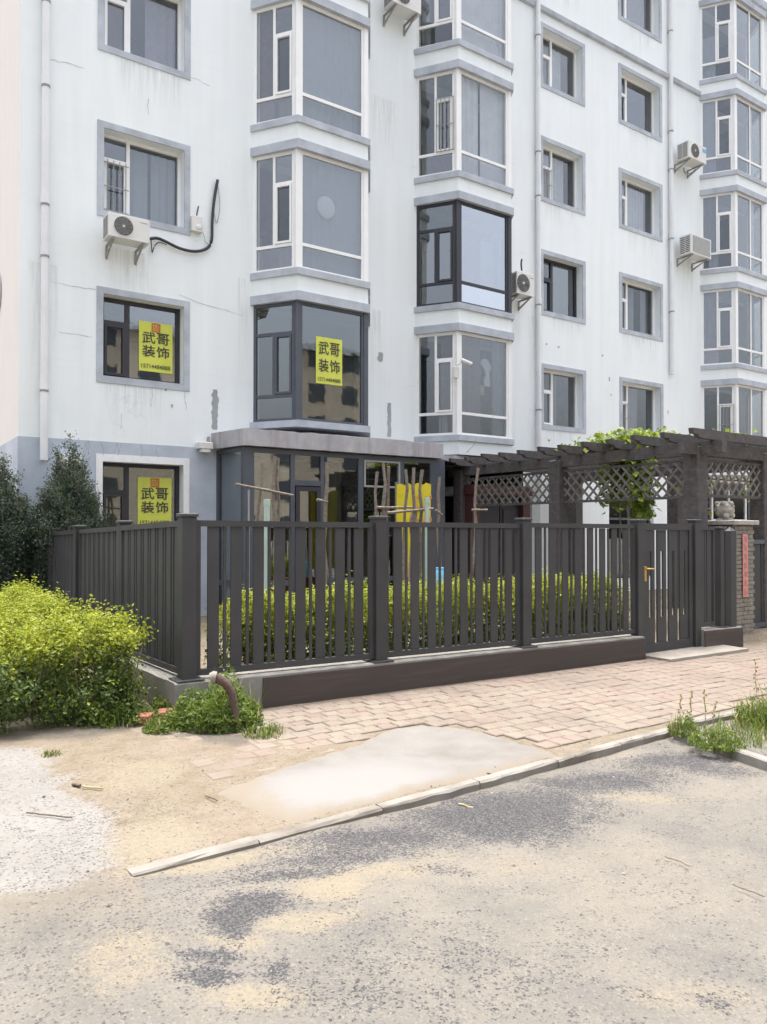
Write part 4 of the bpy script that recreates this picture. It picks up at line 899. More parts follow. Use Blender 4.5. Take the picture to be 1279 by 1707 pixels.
# round lamp seen through a bay pane
lx, lz = onY(544, 346, YB + .18); rl = MB().sphere((0, 0, 0), .2, 0, 24, 14, (1, .22, 1.1))
tag(rl.build('round_lamp', M['lamp_white'], None, (lx, YB + .185, lz)), 'round white lamp disc behind the large pane of a white framed bay', 'lamp')
for (px_, py_, w_, h_, m_, lb) in ((808, 598, .30, .62, 'cur_white', 'pale shirt hanging behind the front pane of the lower middle bay'), (799, 606, .26, .70, 'cur_beige', 'beige garment hanging left of the pale shirt in the lower middle bay'), (783, 604, .2, .6, 'cur_lilac', 'greyish garment hanging beside the security camera, behind the pane')):
    x, z = onY(px_, py_, YB + .34); o = empty('hanging_garment', (x, YB + .34, z - h_), lb, 'garment', 'clothes hanging in the lower middle bay')
    g_ = MB().prismy([(-w_ * .5, 0), (w_ * .5, 0), (w_ * .42, h_ * .6), (w_ * .62, h_ * .55), (w_ * .68, h_ * .66), (w_ * .3, h_ * .95), (0, h_), (-w_ * .3, h_ * .95), (-w_ * .68, h_ * .66), (-w_ * .62, h_ * .55), (-w_ * .42, h_ * .6)], -.03, .03); g_.build('cloth', M[m_], o)
    MB().tube([(0, 0, h_), (0, 0, h_ + .1)], .006, 6).build('hanger_hook', M['steel'], o)
gx_, gz_ = onY(238, 822, YF + .6); tag(MB().sphere((0, 0, 0), .035).tube([(0, 0, .03), (0, 0, .5)], .006, 6).build('light_bulb', M['lamp_white'], None, (gx_, YF + .6, gz_)), 'small bare bulb hanging behind the ground floor window', 'bulb')

# ------------------------------------------------------------------ air conditioners, cables and wall fixtures
def air_con(px, py, pw, ph, y0, d, label, fan=True, sticker=False, grp='air conditioner units on the facade'):
    (xa, za), (xb, zb) = onY(px, py, y0), onY(px + pw, py + ph, y0); w, h = xb - xa, za - zb
    o = empty('air_conditioner', ((xa + xb) / 2, YF, zb), label, 'air conditioner', grp); Y0 = y0 - YF; w2 = w / 2
    MB().cbox(-w2, w2, Y0, Y0 + d, 0, h, .012).build('casing', M['ac'], o)
    r = h * .40; cx = -w * .14 if fan else 0
    if fan:
        n = 28; ring = MB(); vs = []
        for k in range(n):
            a = 6.283 * k / n; c, s_ = math.cos(a), math.sin(a)
            vs += [(cx + c * r, Y0 - .004, h / 2 + s_ * r), (cx + c * r * 1.07, Y0 - .012, h / 2 + s_ * r * 1.07), (cx + c * r * 1.12, Y0 - .001, h / 2 + s_ * r * 1.12)]
        ring.add(vs, [q for k in range(n) for q in ((3 * k, 3 * k + 1, (3 * k + 4) % (3 * n), (3 * k + 3) % (3 * n)), (3 * k + 1, 3 * k + 2, (3 * k + 5) % (3 * n), (3 * k + 4) % (3 * n)))])
        ring.build('fan_ring', M['ac'], o)
        disc_ = MB().add([(cx + math.cos(6.283 * k / n) * r, Y0 - .003, h / 2 + math.sin(6.283 * k / n) * r) for k in range(n)], [tuple(range(n))]); disc_.build('fan_opening', M['acdark'], o)
        gr = MB()
        for q in range(1, 6):
            rr = r * q / 6; gr.tube([(cx + math.cos(6.283 * k / 20) * rr, Y0 - .012, h / 2 + math.sin(6.283 * k / 20) * rr) for k in range(21)], .0035, 4, 0, False)
        for k in range(12): a = 6.283 * k / 12; gr.tube([(cx, Y0 - .014, h / 2), (cx + math.cos(a) * r, Y0 - .01, h / 2 + math.sin(a) * r)], .0035, 4)
        gr.build('fan_guard', M['acgrey'], o)
        MB().sphere((cx, Y0 - .012, h / 2), r * .14, 0, 12, 7, (1, .3, 1)).build('fan_hub', M['ac'], o)
    else: MB().box(-w2 * .82, w2 * .86, Y0 - .008, Y0 - .001, h * .08, h * .92).build('front_panel', M['acgrey'], o)
    sg = MB()
    for k in range(9):
        for q in range(2): sg.box(-w2 - .004, -w2 + .002, Y0 + .04 + q * d * .42, Y0 + .02 + (q + 1) * d * .42, h * (.08 + k * .095), h * (.08 + k * .095) + h * .05)
    sg.build('side_vents', M['acdark'], o)
    if sticker: MB().box(w2 * .55, w2 * .95, Y0 - .004, Y0 - .001, h * .62, h * .86).box(w2 * .6, w2 * .9, Y0 - .006, Y0 - .003, h * .70, h * .74).build('blue_label', M['blue_label'], o)
    else: MB().box(w2 * .5, w2 * .9, Y0 - .003, Y0 - .001, h * .80, h * .84).build('badge', M['acgrey'], o)
    for sx_ in (-.72, .72):
        b = MB(); x = w2 * sx_; b.box(x - .018, x + .018, Y0 + .02, -.005, -.035, -.004); b.box(x - .018, x + .018, -.03, -.004, -.24, -.036)
        b.add([(x - .014, Y0 + .06, -.036), (x + .014, Y0 + .06, -.036), (x + .014, -.03, -.22), (x - .014, -.03, -.22), (x - .014, Y0 + .10, -.036), (x + .014, Y0 + .10, -.036), (x + .014, -.03, -.17), (x - .014, -.03, -.17)], [(0, 1, 2, 3), (4, 5, 6, 7), (0, 3, 7, 4), (1, 2, 6, 5)])
        b.build('bracket', M['steel'], o)
    return o
air_con(181, 352, 69, 54, YF - .50, .34, 'cream air conditioner under the window left of the bays, with cables beside it')
air_con(655, -34, 48, 58, YF - .50, .34, 'air conditioner high between the two bay stacks, cut off at the top')
air_con(862, 451, 29, 44, YF - .46, .32, 'air conditioner between the black framed bay and the downpipe')
air_con(1148, 232, 30, 42, YF - .55, .38, 'air conditioner with a blue label beside the right bays', sticker=True)
air_con(1152, 388, 34, 44, YF - .55, .38, 'air conditioner with a blank grey front beside the right bays', fan=False)
def cable(pts, Y, r, m, name, label):
    P_ = [onY(x, y, Y) for x, y in pts]; Q_ = []
    for k in range(len(P_) - 1):                              # smooth through the points
        p0, p1, p2, p3 = P_[max(k - 1, 0)], P_[k], P_[k + 1], P_[min(k + 2, len(P_) - 1)]
        for t in (0, .25, .5, .75):
            Q_.append(tuple(.5 * ((2 * b) + (-a + c) * t + (2 * a - 5 * b + 4 * c - d) * t * t + (-a + 3 * b - 3 * c + d) * t ** 3) for a, b, c, d in zip(p0, p1, p2, p3)))
    Q_.append(P_[-1]); o = MB(); ox, oz = Q_[0]
    o.tube([(x - ox, 0, z - oz) for x, z in Q_], r, 8); return tag(o.build(name, M[m], None, (ox, Y, oz)), label, 'cable')
cable([(250, 398), (262, 397), (275, 402), (300, 414), (325, 419), (345, 414), (353, 400), (354, 370), (357, 335), (363, 300)], YF - .06, .028, 'rubber', 'hose_bundle', 'thick black wrapped hose rising from the left air conditioner')
cable([(252, 400), (253, 412), (254, 421), (258, 410), (266, 404), (278, 408)], YF - .05, .009, 'rubber', 'loose_wire', 'loose black wire end drooping under the left air conditioner')
cable([(362, 302), (366, 330), (366, 352), (361, 372), (357, 350), (360, 320)], YF - .05, .007, 'greycable', 'cable_loop', 'thin grey cable looping beside the black hose')
cable([(335, 380), (341, 395), (343, 404), (352, 408)], YF - .04, .006, 'greycable', 'meter_wire', 'thin wire from the small wall box to the black hose')
cable([(793, 733), (790, 742), (784, 748), (778, 754)], YF - 1.0, .01, 'greycable', 'canopy_wire', 'short wire hanging below the sill of the lower middle bay')
cable([(870, 432), (869, 440), (870, 451)], YF - .3, .02, 'rubber', 'drain_hose', 'short black hose stub above the middle air conditioner')
cable([(1140, 280), (1142, 288), (1152, 289), (1160, 281)], YF - .15, .02, 'greycable', 'pipe_loop', 'grey pipe loop under the air conditioner with the blue label')
xa, za = onY(320, 358, YF - .08); xb, zb = onY(337, 388, YF - .08)
mbx = empty('meter_box', ((xa + xb) / 2, YF, zb), 'small white wall box beside the window above the left air conditioner cables', 'wall box')
MB().cbox(-.1, .1, -.10, -.002, 0, za - zb, .015).build('box', M['ac'], mbx); MB().sphere((.03, -.09, .08), .06, 0, 12, 8, (1, .5, 1)).build('meter_dial', M['ac'], mbx)
MB().tube([(.0, -.05, za - zb), (.02, -.06, za - zb + .12), (.04, -.05, za - zb + .2)], .012, 6).build('conduit', M['rubber'], mbx)
xa, za = onY(341, 743, YF - .1)
lf = empty('wall_light', (xa, YF, za), 'white light fitting on the wall left of the concrete canopy', 'wall light')
MB().cbox(-.14, .13, -.22, -.01, -.06, .06, .015).build('housing', M['ac'], lf); MB().cbox(-.08, .08, -.2, -.06, -.12, -.061, .01).build('diffuser', M['lamp_white'], lf); MB().box(.06, .1, -.12, -.06, .061, .17).build('bracket', M['steel'], lf)
xa, za = onY(775, 603, YB - .14)
scam = empty('security_camera', (xa, YB, za), 'white bullet security camera on the corner post of the lower middle bay', 'camera')
MB().tube([(-.06, -.10, .04), (.14, -.20, -.05)], .045, 12).build('camera_body', M['ac'], scam); MB().tube([(.142, -.20, -.051), (.15, -.205, -.055)], .036, 12).build('lens', M['acdark'], scam)
MB().tube([(-.10, .02, -.06), (-.10, -.08, -.06), (-.03, -.11, .015)], .015, 8).build('arm', M['ac'], scam); MB().cbox(-.19, -.06, -.03, .07, -.34, -.10, .01).build('junction_box', M['ac'], scam)
xa, za = onY(104, 757, YF - .3); xb, zb = onY(137, 757, YF - .3)
cab = empty('wall_cabinet', ((xa + xb) / 2, YF, 0.9), 'tall white metal cabinet on the wall behind the dark shrub', 'cabinet')
MB().cbox((xa - xb) / 2, (xb - xa) / 2, -.30, -.01, 0, za - .9, .01).build('body', M['ac'], cab); MB().box((xa - xb) / 2 + .04, (xb - xa) / 2 - .04, -.315, -.301, .06, za - .98).build('door', M['ac'], cab); MB().box((xb - xa) / 2 - .12, (xb - xa) / 2 - .08, -.335, -.316, .8, .95).build('handle', M['acdark'], cab)

# ------------------------------------------------------------------ low wall and metal fence
YW, YN = 6.60, 6.47
def wtop(x): return 0.285 - 0.0135 * (x - 2.42)
GX0, GX1, PX_E = 8.66, 9.90, 10.50
lw = empty('low_wall', (2.42, YW, 0), 'low concrete wall under the fence with a dark brown painted face', 'low wall')
def wchild(mb, name, m, par=lw):
    me = mb.mesh(name, m); me.transform(Matrix.Translation(-Vector(lw.location))); return link(name, me, par)
def wall_run(xa, xb, y0, y1, drop=0.0, jit=.006, seg=.15):
    n = max(1, int((xb - xa) / seg)); vs = []; mb = MB()
    for k in range(n + 1):
        x = xa + (xb - xa) * k / n; j = lambda: random.uniform(-jit, jit); zt = wtop(x) - drop
        vs += [(x, y0, -.35), (x, y0 + j(), zt - .012), (x, y0 + .014, zt + j() * .3), (x, y1 - .014, zt), (x, y1, zt - .012), (x, y1, -.35)]
    mb.add(vs, [(6 * k + i, 6 * k + 6 + i, 6 * k + 7 + i, 6 * k + 1 + i) for k in range(n) for i in range(5)] + [tuple(range(6)), tuple(range(6 * n, 6 * n + 6))]); return mb
wchild(wall_run(2.27, GX0 - .02, YN + .012, 6.74), 'wall', M['lowwall'])
def face_run(xa, xb, y0, y1, drop):
    n = 30; vs = []; mb = MB()
    for k in range(n + 1):
        x = xa + (xb - xa) * k / n; zt = wtop(x) - drop; e = random.uniform(-.03, .03) if k == 0 else 0
        vs += [(x + e, y0, -.3), (x, y0, zt), (x, y1, zt), (x + e, y1, -.3)]
    mb.add(vs, [(4 * k + i, 4 * k + 4 + i, 4 * k + 5 + i, 4 * k + 1 + i) for k in range(n) for i in range(3)] + [(0, 1, 2, 3), (4 * n, 4 * n + 1, 4 * n + 2, 4 * n + 3)]); return mb
wchild(face_run(3.10, GX0 - .01, YN - .002, YN + .011, .028), 'painted_face', M['brownwall'])
lw2 = empty('low_wall', (10.2, YW, 0), 'short brown wall stub right of the gate', 'low wall'); 
me = wall_run(GX1 + .10, 10.95, YN + .012, 6.74).mesh('wall', M['lowwall']); me.transform(Matrix.Translation((-10.2, -YW, 0))); link('wall', me, lw2)
me = face_run(GX1 + .09, 10.96, YN - .002, YN + .011, .012).mesh('painted_face', M['brownwall']); me.transform(Matrix.Translation((-10.2, -YW, 0))); link('painted_face', me, lw2)
lw3 = empty('low_wall', (2.42, 9.8, 0), 'low concrete wall under the left fence side behind the hedge', 'low wall')
mb = MB(); n = 30; vs = []
for k in range(n + 1):
    y = 6.745 + (13.4 - 6.745) * k / n; j = random.uniform(-.006, .006); zt = .285 - .018 * (y - 6.6)
    vs += [(-.15 + j, y - 9.8, -.3), (-.15 + j, y - 9.8, zt), (.14, y - 9.8, zt), (.14, y - 9.8, -.3)]
mb.add(vs, [(4 * k + i, 4 * k + 4 + i, 4 * k + 5 + i, 4 * k + 1 + i) for k in range(n) for i in range(3)] + [(0, 1, 2, 3), (4 * n, 4 * n + 1, 4 * n + 2, 4 * n + 3)]); mb.build('wall', M['lowwall'], lw3)

FM = M['fence']; FTOP = 1.695
def fence_post(par, x, y, zb, zt, w=.062, base=True):
    p = MB().cbox(-w, w, -w, w, 0, zt - zb - .03, .006).build('post', FM, par, (x, y, zb))
    MB().cbox(-w - .012, w + .012, -w - .012, w + .012, zt - zb - .03, zt - zb, .007).build('cap', FM, p)
    if base: MB().cbox(-w - .06, w + .06, -w - .05, w + .05, .0, .014, .004).build('base_plate', FM, p)
    return p
def panel(par, L, loc, rz, hb, ht, slope=0.0, top_slope=0.0, nw=8, wide=.110, end=.05):
    """rails, stiles, nw wide slats and nw-1 thin pickets between two posts; the rails follow the wall"""
    Rm = Matrix.Rotation(rz, 4, 'Z')
    def put(name, me, u, z, sh=None):
        p = Rm @ Vector((u, 0, 0)); return link(name, me, par, (loc[0] + p.x, loc[1] + p.y, loc[2] + z), (0, 0, rz))
    def rail(z, s, h):
        mb = MB().box(0, L, -.026, .026, 0, h); mb.v = [(x, y, zz + s * x) for x, y, zz in mb.v]; return mb.mesh('rail', FM)
    put('rail', rail(0, slope, .055), 0, hb); put('rail', rail(0, top_slope, .055), 0, ht - .055)
    H = ht - hb - .11 + .02; mx = abs(slope) * L + abs(top_slope) * L
    st = MB().box(0, end, -.024, .024, 0, H).mesh('stile', FM); put('stile', st, .001, hb + .05); put('stile', st, L - end - .001, hb + .05 + slope * L)
    ws = MB().cbox(-wide / 2, wide / 2, -.009, .009, 0, H, .003).mesh('slat', FM); ts = MB().cbox(-.015, .015, -.009, .009, 0, H, .003).mesh('picket', FM)
    span = L - 2 * end; per = (span - .03) / nw
    for k in range(nw):
        u = end + .015 + per * (k + .5)
        if nw < 3: u = end + span * (k + .5) / nw
        put('slat', ws, u, hb + .045 + slope * u)
        if k < nw - 1: put('picket', ts, u + per / 2, hb + .045 + slope * (u + per / 2))
PXS = (2.42, 4.46, 6.54, GX0)
ff = empty('metal_fence', (2.42, YW, 0), 'charcoal slatted metal fence on the brown low wall facing the road', 'fence')
for i, x in enumerate(PXS):
    last = i == 3
    fence_post(ff, x - 2.42, 0, (gz(x) + .01) if last else wtop(x) + .002, 1.755, .066, not last)
for a, b in zip(PXS[:-1], PXS[1:]): panel(ff, b - a - .132, (a + .066 - 2.42, 0, 0), 0, wtop(a) + .03, FTOP, -.0135, -.004)
sf = empty('metal_fence', (2.46, 8.68, 0), 'charcoal slatted metal fence running back beside the clipped hedge to the building', 'fence')
SY = (6.60, 8.68, 10.76, 12.42, 13.40); dz = lambda y: -.0195 * (y - 6.6)
for y in SY[1:]: fence_post(sf, 0 if y < 13 else -.16, y - 8.68, .285 - .018 * (y - 6.6) + .002, 1.755 + dz(y), .066)
for a, b in zip(SY[:-1], SY[1:]): panel(sf, b - a - .132, (-.0 - .04 * (a < 7), a + .066 - 8.68, 0), math.pi / 2 + (.165 if b > 13 else 0), .285 - .018 * (a - 6.6) + .03, FTOP + dz(a), -.018, -.0195, 8 if b - a > 1.8 else 6 if b - a > 1.2 else 4, .122)
gp2 = empty('metal_fence', (GX1, YW, 0), 'short charcoal fence section right of the gate ending at a heavy post', 'fence')
fence_post(gp2, .04, 0, gz(GX1), 1.765, .066, False)
panel(gp2, .40, (.106, 0, 0), 0, wtop(10.0) + .03, FTOP - .03, 0, 0, 2, .105, .03); fence_post(gp2, PX_E - GX1 + .07, 0, wtop(10.5) + .002, 1.66, .05)
MB().cbox(-.14, .12, -.09, .09, 0, 1.50, .06).build('end_post', FM, gp2, (PX_E - GX1 + .30, 0, .16))
# gate with four slotted boards
gate = empty('garden_gate', (GX0, YW, 0), 'charcoal garden gate with four slotted boards and a brass lever', 'gate')
g0, g1 = .075, GX1 - GX0 - .035; zb, zt = -.05, 1.70; fw = .085
MB().cbox(g0, g0 + fw, -.03, .03, zb, zt, .003).build('stile', FM, gate); MB().cbox(g1 - fw, g1, -.03, .03, zb, zt, .003).build('stile', FM, gate)
MB().box(g0 + fw, g1 - fw, -.028, .028, zb, zb + .12).build('rail', FM, gate); MB().box(g0 + fw, g1 - fw, -.028, .028, zt - .09, zt).build('rail', FM, gate)
iw = g1 - g0 - 2 * fw; bw = (iw - 3 * .06) / 4
for k in range(4):
    a = g0 + fw + k * (bw + .06); c = a + bw / 2; mb = MB(); za_, zb_ = zb + .121, zt - .091; s0, s1 = .42, 1.32
    mb.box(a, a + bw, -.012, .012, za_, s0).box(a, a + bw, -.012, .012, s1, zb_).box(a, c - .027, -.012, .012, s0, s1).box(c + .027, a + bw, -.012, .012, s0, s1); mb.build('board', FM, gate)
hd = MB().cbox(-.022, .022, -.045, -.031, -.14, .06, .004).build('handle', M['brass'], gate, (g0 + fw * .5, 0, 1.06)); MB().tube([(0, -.04, .03), (0, -.085, .03), (.14, -.085, .028)], .011, 8).build('lever', M['brass'], hd)
th = MB(); a0, a1 = GX0 - .02, GX1 + .55
th.add([(a0, 6.08, -.2), (a1, 6.06, -.2), (a1, 6.75, -.2), (a0, 6.75, -.2), (a0 + .02, 6.10, gz(9) + .035), (a1 - .02, 6.08, gz(9) + .025), (a1, 6.75, gz(9) + .04), (a0, 6.75, gz(9) + .04)], [(0, 3, 2, 1), (4, 5, 6, 7), (0, 1, 5, 4), (1, 2, 6, 5), (2, 3, 7, 6), (3, 0, 4, 7)])
tag(th.build('gate_threshold', M['threshold']), 'pale cement threshold in front of the gate', 'threshold')

# ------------------------------------------------------------------ brick gate pillar with carved ornament, neighbour's gate
PX0, PX1, PY0 = 10.62, 11.02, 6.02
PY0 = 6.88; PX0, PX1 = onY(1223, 1000, PY0)[0], onY(1258, 1000, PY0)[0]; PW = PX1 - PX0; PZ = 1.72
pil = empty('brick_pillar', ((PX0 + PX1) / 2, PY0 + PW / 2, 0), 'weathered grey brick gate pillar with a stone cap', 'gate pillar')
h2 = PW / 2
MB().box(-h2 + .012, h2 - .012, -h2 + .012, h2 - .012, -.3, PZ - .02).build('core', M['mortar'], pil)
bmesh_ = [MB().cbox(-l / 2, l / 2, -.055, .055, -.029, .029, .005).mesh('brick', M['greybrick']) for l in (h2 * .98, h2 * .96)]
for c in range(27):
    z = -.12 + c * .068
    if z > PZ - .04: break
    for side in range(3):
        ang = (0, math.pi / 2, -math.pi / 2)[side]
        for q in ((-.5, .5) if c % 2 else (-.82, 0, .82)):
            Rm = Matrix.Rotation(ang, 4, 'Z'); L_ = q * h2; p = Rm @ Vector((L_ * (1 if c % 2 else .78), -h2 + .05, 0))
            o = link('brick', bmesh_[0] if (c % 2 or q == 0) else bmesh_[1], pil, (p.x, p.y + random.uniform(-.004, .004), z), (0, 0, ang + random.uniform(-.01, .01)))
            if not c % 2 and q: o.scale = (.42, 1, 1)
MB().cbox(-h2 - .06, h2 + .06, -h2 - .06, h2 + .06, PZ - .02, PZ + .05, .012).build('cap_stone', M['stone'], pil)
orn = empty('stone_ornament', ((PX0 + PX1) / 2 - .05, PY0 + PW / 2, PZ + .05), 'round carved pale stone ornament on top of the brick pillar', 'stone ornament')
ob = MB().sphere((0, 0, .17), .145, 0, 20, 14, (1.05, 1, 1)); nb_ = len(ob.v)
ob.v = [(x * (1 + .06 * math.sin(9 * math.atan2(y, x)) * math.sin(z * 30)), y * (1 + .06 * math.sin(9 * math.atan2(y, x)) * math.sin(z * 30)), z) for x, y, z in ob.v]
for k in range(16): a = 6.283 * k / 16; ob.sphere((.11 * math.cos(a), .11 * math.sin(a), .27 - .05 * (k % 3)), .045, 0, 8, 6)
ob.sphere((.13, -.03, .08), .065, 0, 12, 8).sphere((.10, .08, .10), .06, 0, 12, 8).sphere((-.1, -.09, .07), .05, 0, 10, 8); ob.build('carved_ball', M['stone'], orn)
MB().tube([(0, 0, 0), (0, 0, .02), (0, 0, .05)], [.14, .13, .09], 16).build('foot', M['stone'], orn)
pq = empty('door_couplet', ((PX0 + PX1) / 2 + .0, PY0 - .02, .55), 'faded pink paper strip of vertical characters on the brick pillar', 'couplet')
mb = MB(); n = 16; ph_ = 1.0; pw_ = .052 * PW / .27
MB().box(-.075, .075, -.006, -.002, 0, ph_).build('strip', M['plaque'], pq)
for k in range(7):                                           # worn, unreadable characters: only the strokes are left
    cz = ph_ - .08 - k * .14; mb = MB()
    for q in range(3): zz = cz - .035 + q * .034 + random.uniform(-.006, .006); l_ = random.uniform(.02, .045); mb.box(-l_, l_ * random.uniform(.6, 1), -.0085, -.0065, zz, zz + .009)
    for q in (-1, 1): xx = q * random.uniform(.012, .03); mb.box(xx, xx + .009, -.0095, -.0087, cz - .045, cz + random.uniform(.0, .045))
    mb.build('lettering', M['plaque_ink'], pq)
ng = empty('metal_gate', (12.45, 7.15, 0), 'dark grey neighbouring gate leaf at the right edge beyond the brick pillar', 'gate')
rect_frame_ = MB(); rect_frame(rect_frame_, -.42, 1.3, -.02, 1.45, -.03, .03, .07); rect_frame_.build('frame', M['greyalu'], ng)
for k in range(6): MB().cbox(-.33 + k * .27, -.09 + k * .27, -.012, .012, .05, 1.38, .004).build('board', M['fence'], ng)

# ------------------------------------------------------------------ pergola
PGX = 10.96
pg = empty('pergola', (PGX, 7.25, 0), 'dark weathered timber pergola with lattice skirts behind the gate', 'pergola')
WD = M['wood']
def pg_add(name, mb, x=0, y=0, z=0): return link(name, mb.mesh(name, WD), pg, (x - PGX, y - 7.25, z))
PY = (7.25, 10.13, 12.95); PZT = 3.03
pm = MB().cbox(-.135, .135, -.135, .135, 0, 2.98, .015).mesh('post', WD)
BXR = 14.6
for y in PY: link('post', pm, pg, (0, y - 7.25, -.05)); link('post', pm, pg, (BXR - PGX, y - 7.25, -.05))
link('post', pm, pg, (1.9, 0, -.05))
for x in (PGX, BXR):
    pg_add('beam', MB().prismy([(-.065, 0), (.065, 0), (.065, .2), (-.065, .2)], 6.75 - 7.25, 13.35 - 7.25), x, 7.25, 2.80)
for y in (7.19,): pg_add('beam', MB().prismx([(-.06, 0), (.06, 0), (.06, .19), (-.06, .19)], -.45, BXR - PGX + .4), PGX, y, 2.795)
prof = [(-.62, .13), (-.60, .05), (-.50, .045), (-.44, .0), (-.30, -.015), (4.15, -.015), (4.3, .0), (4.36, .045), (4.45, .05), (4.48, .13)]
rm = MB().prismy(prof, -.04, .04).mesh('rafter', WD)
yy = 6.92; k = 0
while yy < 13.3:
    link('rafter', rm, pg, (random.uniform(-.03, .03), yy - 7.25, PZT - .02 + random.uniform(-.01, .01)), (random.uniform(-.01, .01), 0, random.uniform(-.012, .012))); yy += .52
def lattice(a, b, z0, z1, along):                            # crossed laths between two posts, each lath its own piece
    L = b - a; H = z1 - z0; s = .205; w = .021
    rl = MB().box(0, L, -.018, .018, -.022, .022).mesh('lattice_rail', WD)
    def place(name, me, u, z, ang, off=0.0):
        if along == 'y': return link(name, me, pg, (off, a + u - 7.25, z), (0, -ang, math.pi / 2))
        return link(name, me, pg, (a + u - PGX, off - .06, z), (0, -ang, 0))
    place('lattice_rail', rl, 0, z0, 0); place('lattice_rail', rl, 0, z1, 0)
    full = MB().cbox(-H / math.sqrt(2) + .02, H / math.sqrt(2) - .02, -.006, .006, -w, w, .002).mesh('lath', M['lathwood'])
    u = H / 2
    cut = {}
    u0 = -H / 2 + .05
    while u0 < L + H / 2:
        for sgn, off in ((1, -.010), (-1, .010)):
            ua, ub = u0 - H / 2, u0 + H / 2; lo, hi = max(ua, 0.01), min(ub, L - .01)
            if hi - lo < .06: continue
            if lo == ua and hi == ub: me = full; uc = u0
            else:
                key = round(hi - lo, 3); half = (hi - lo) / math.sqrt(2)
                if key not in cut: cut[key] = MB().cbox(-half, half, -.006, .006, -w, w, .002).mesh('lath', M['lathwood'])
                me = cut[key]; uc = (lo + hi) / 2
            zc = (z0 + z1) / 2 + sgn * (uc - u0)
            place('lath', me, uc, zc, sgn * math.pi / 4, off)
        u0 += s
lattice(7.385, 9.995, 2.14, 2.72, 'y'); lattice(10.265, 12.815, 2.14, 2.72, 'y'); lattice(PGX + .135, PGX + 1.76, 2.16, 2.72, 'x'); lattice(PGX + 2.04, BXR - .14, 2.16, 2.72, 'x')

# ------------------------------------------------------------------ foliage
def leaf_mesh(name, P, N, size, mats, mi=None, asp=0.55, droop=0.0, parent=None, loc=(0, 0, 0)):
    """one folded diamond leaf per point: P points, N the way each leaf faces"""
    n = len(P); N = N / (np.linalg.norm(N, axis=1, keepdims=True) + 1e-9)
    rv = rng.normal(size=(n, 3)); rv[:, 2] -= droop; A = np.cross(N, rv); A /= np.linalg.norm(A, axis=1, keepdims=True) + 1e-9; B = np.cross(N, A)
    s = (size * rng.uniform(.6, 1.35, n))[:, None]
    V = np.stack([P - A * s * .5, P + B * s * asp * .5 + N * s * .10, P + A * s * .5, P - B * s * asp * .5 + N * s * .10], 1).reshape(-1, 3)
    b = np.arange(n)[:, None] * 4; Fq = np.concatenate([b + np.array([0, 1, 2]), b + np.array([0, 2, 3])], 1).reshape(-1, 3)
    me = grid_mesh(name, V, Fq, mats, False)
    if mi is not None: me.polygons.foreach_set('material_index', np.repeat(mi, 2).astype(np.int32))
    o = link(name, me, parent, loc); return o
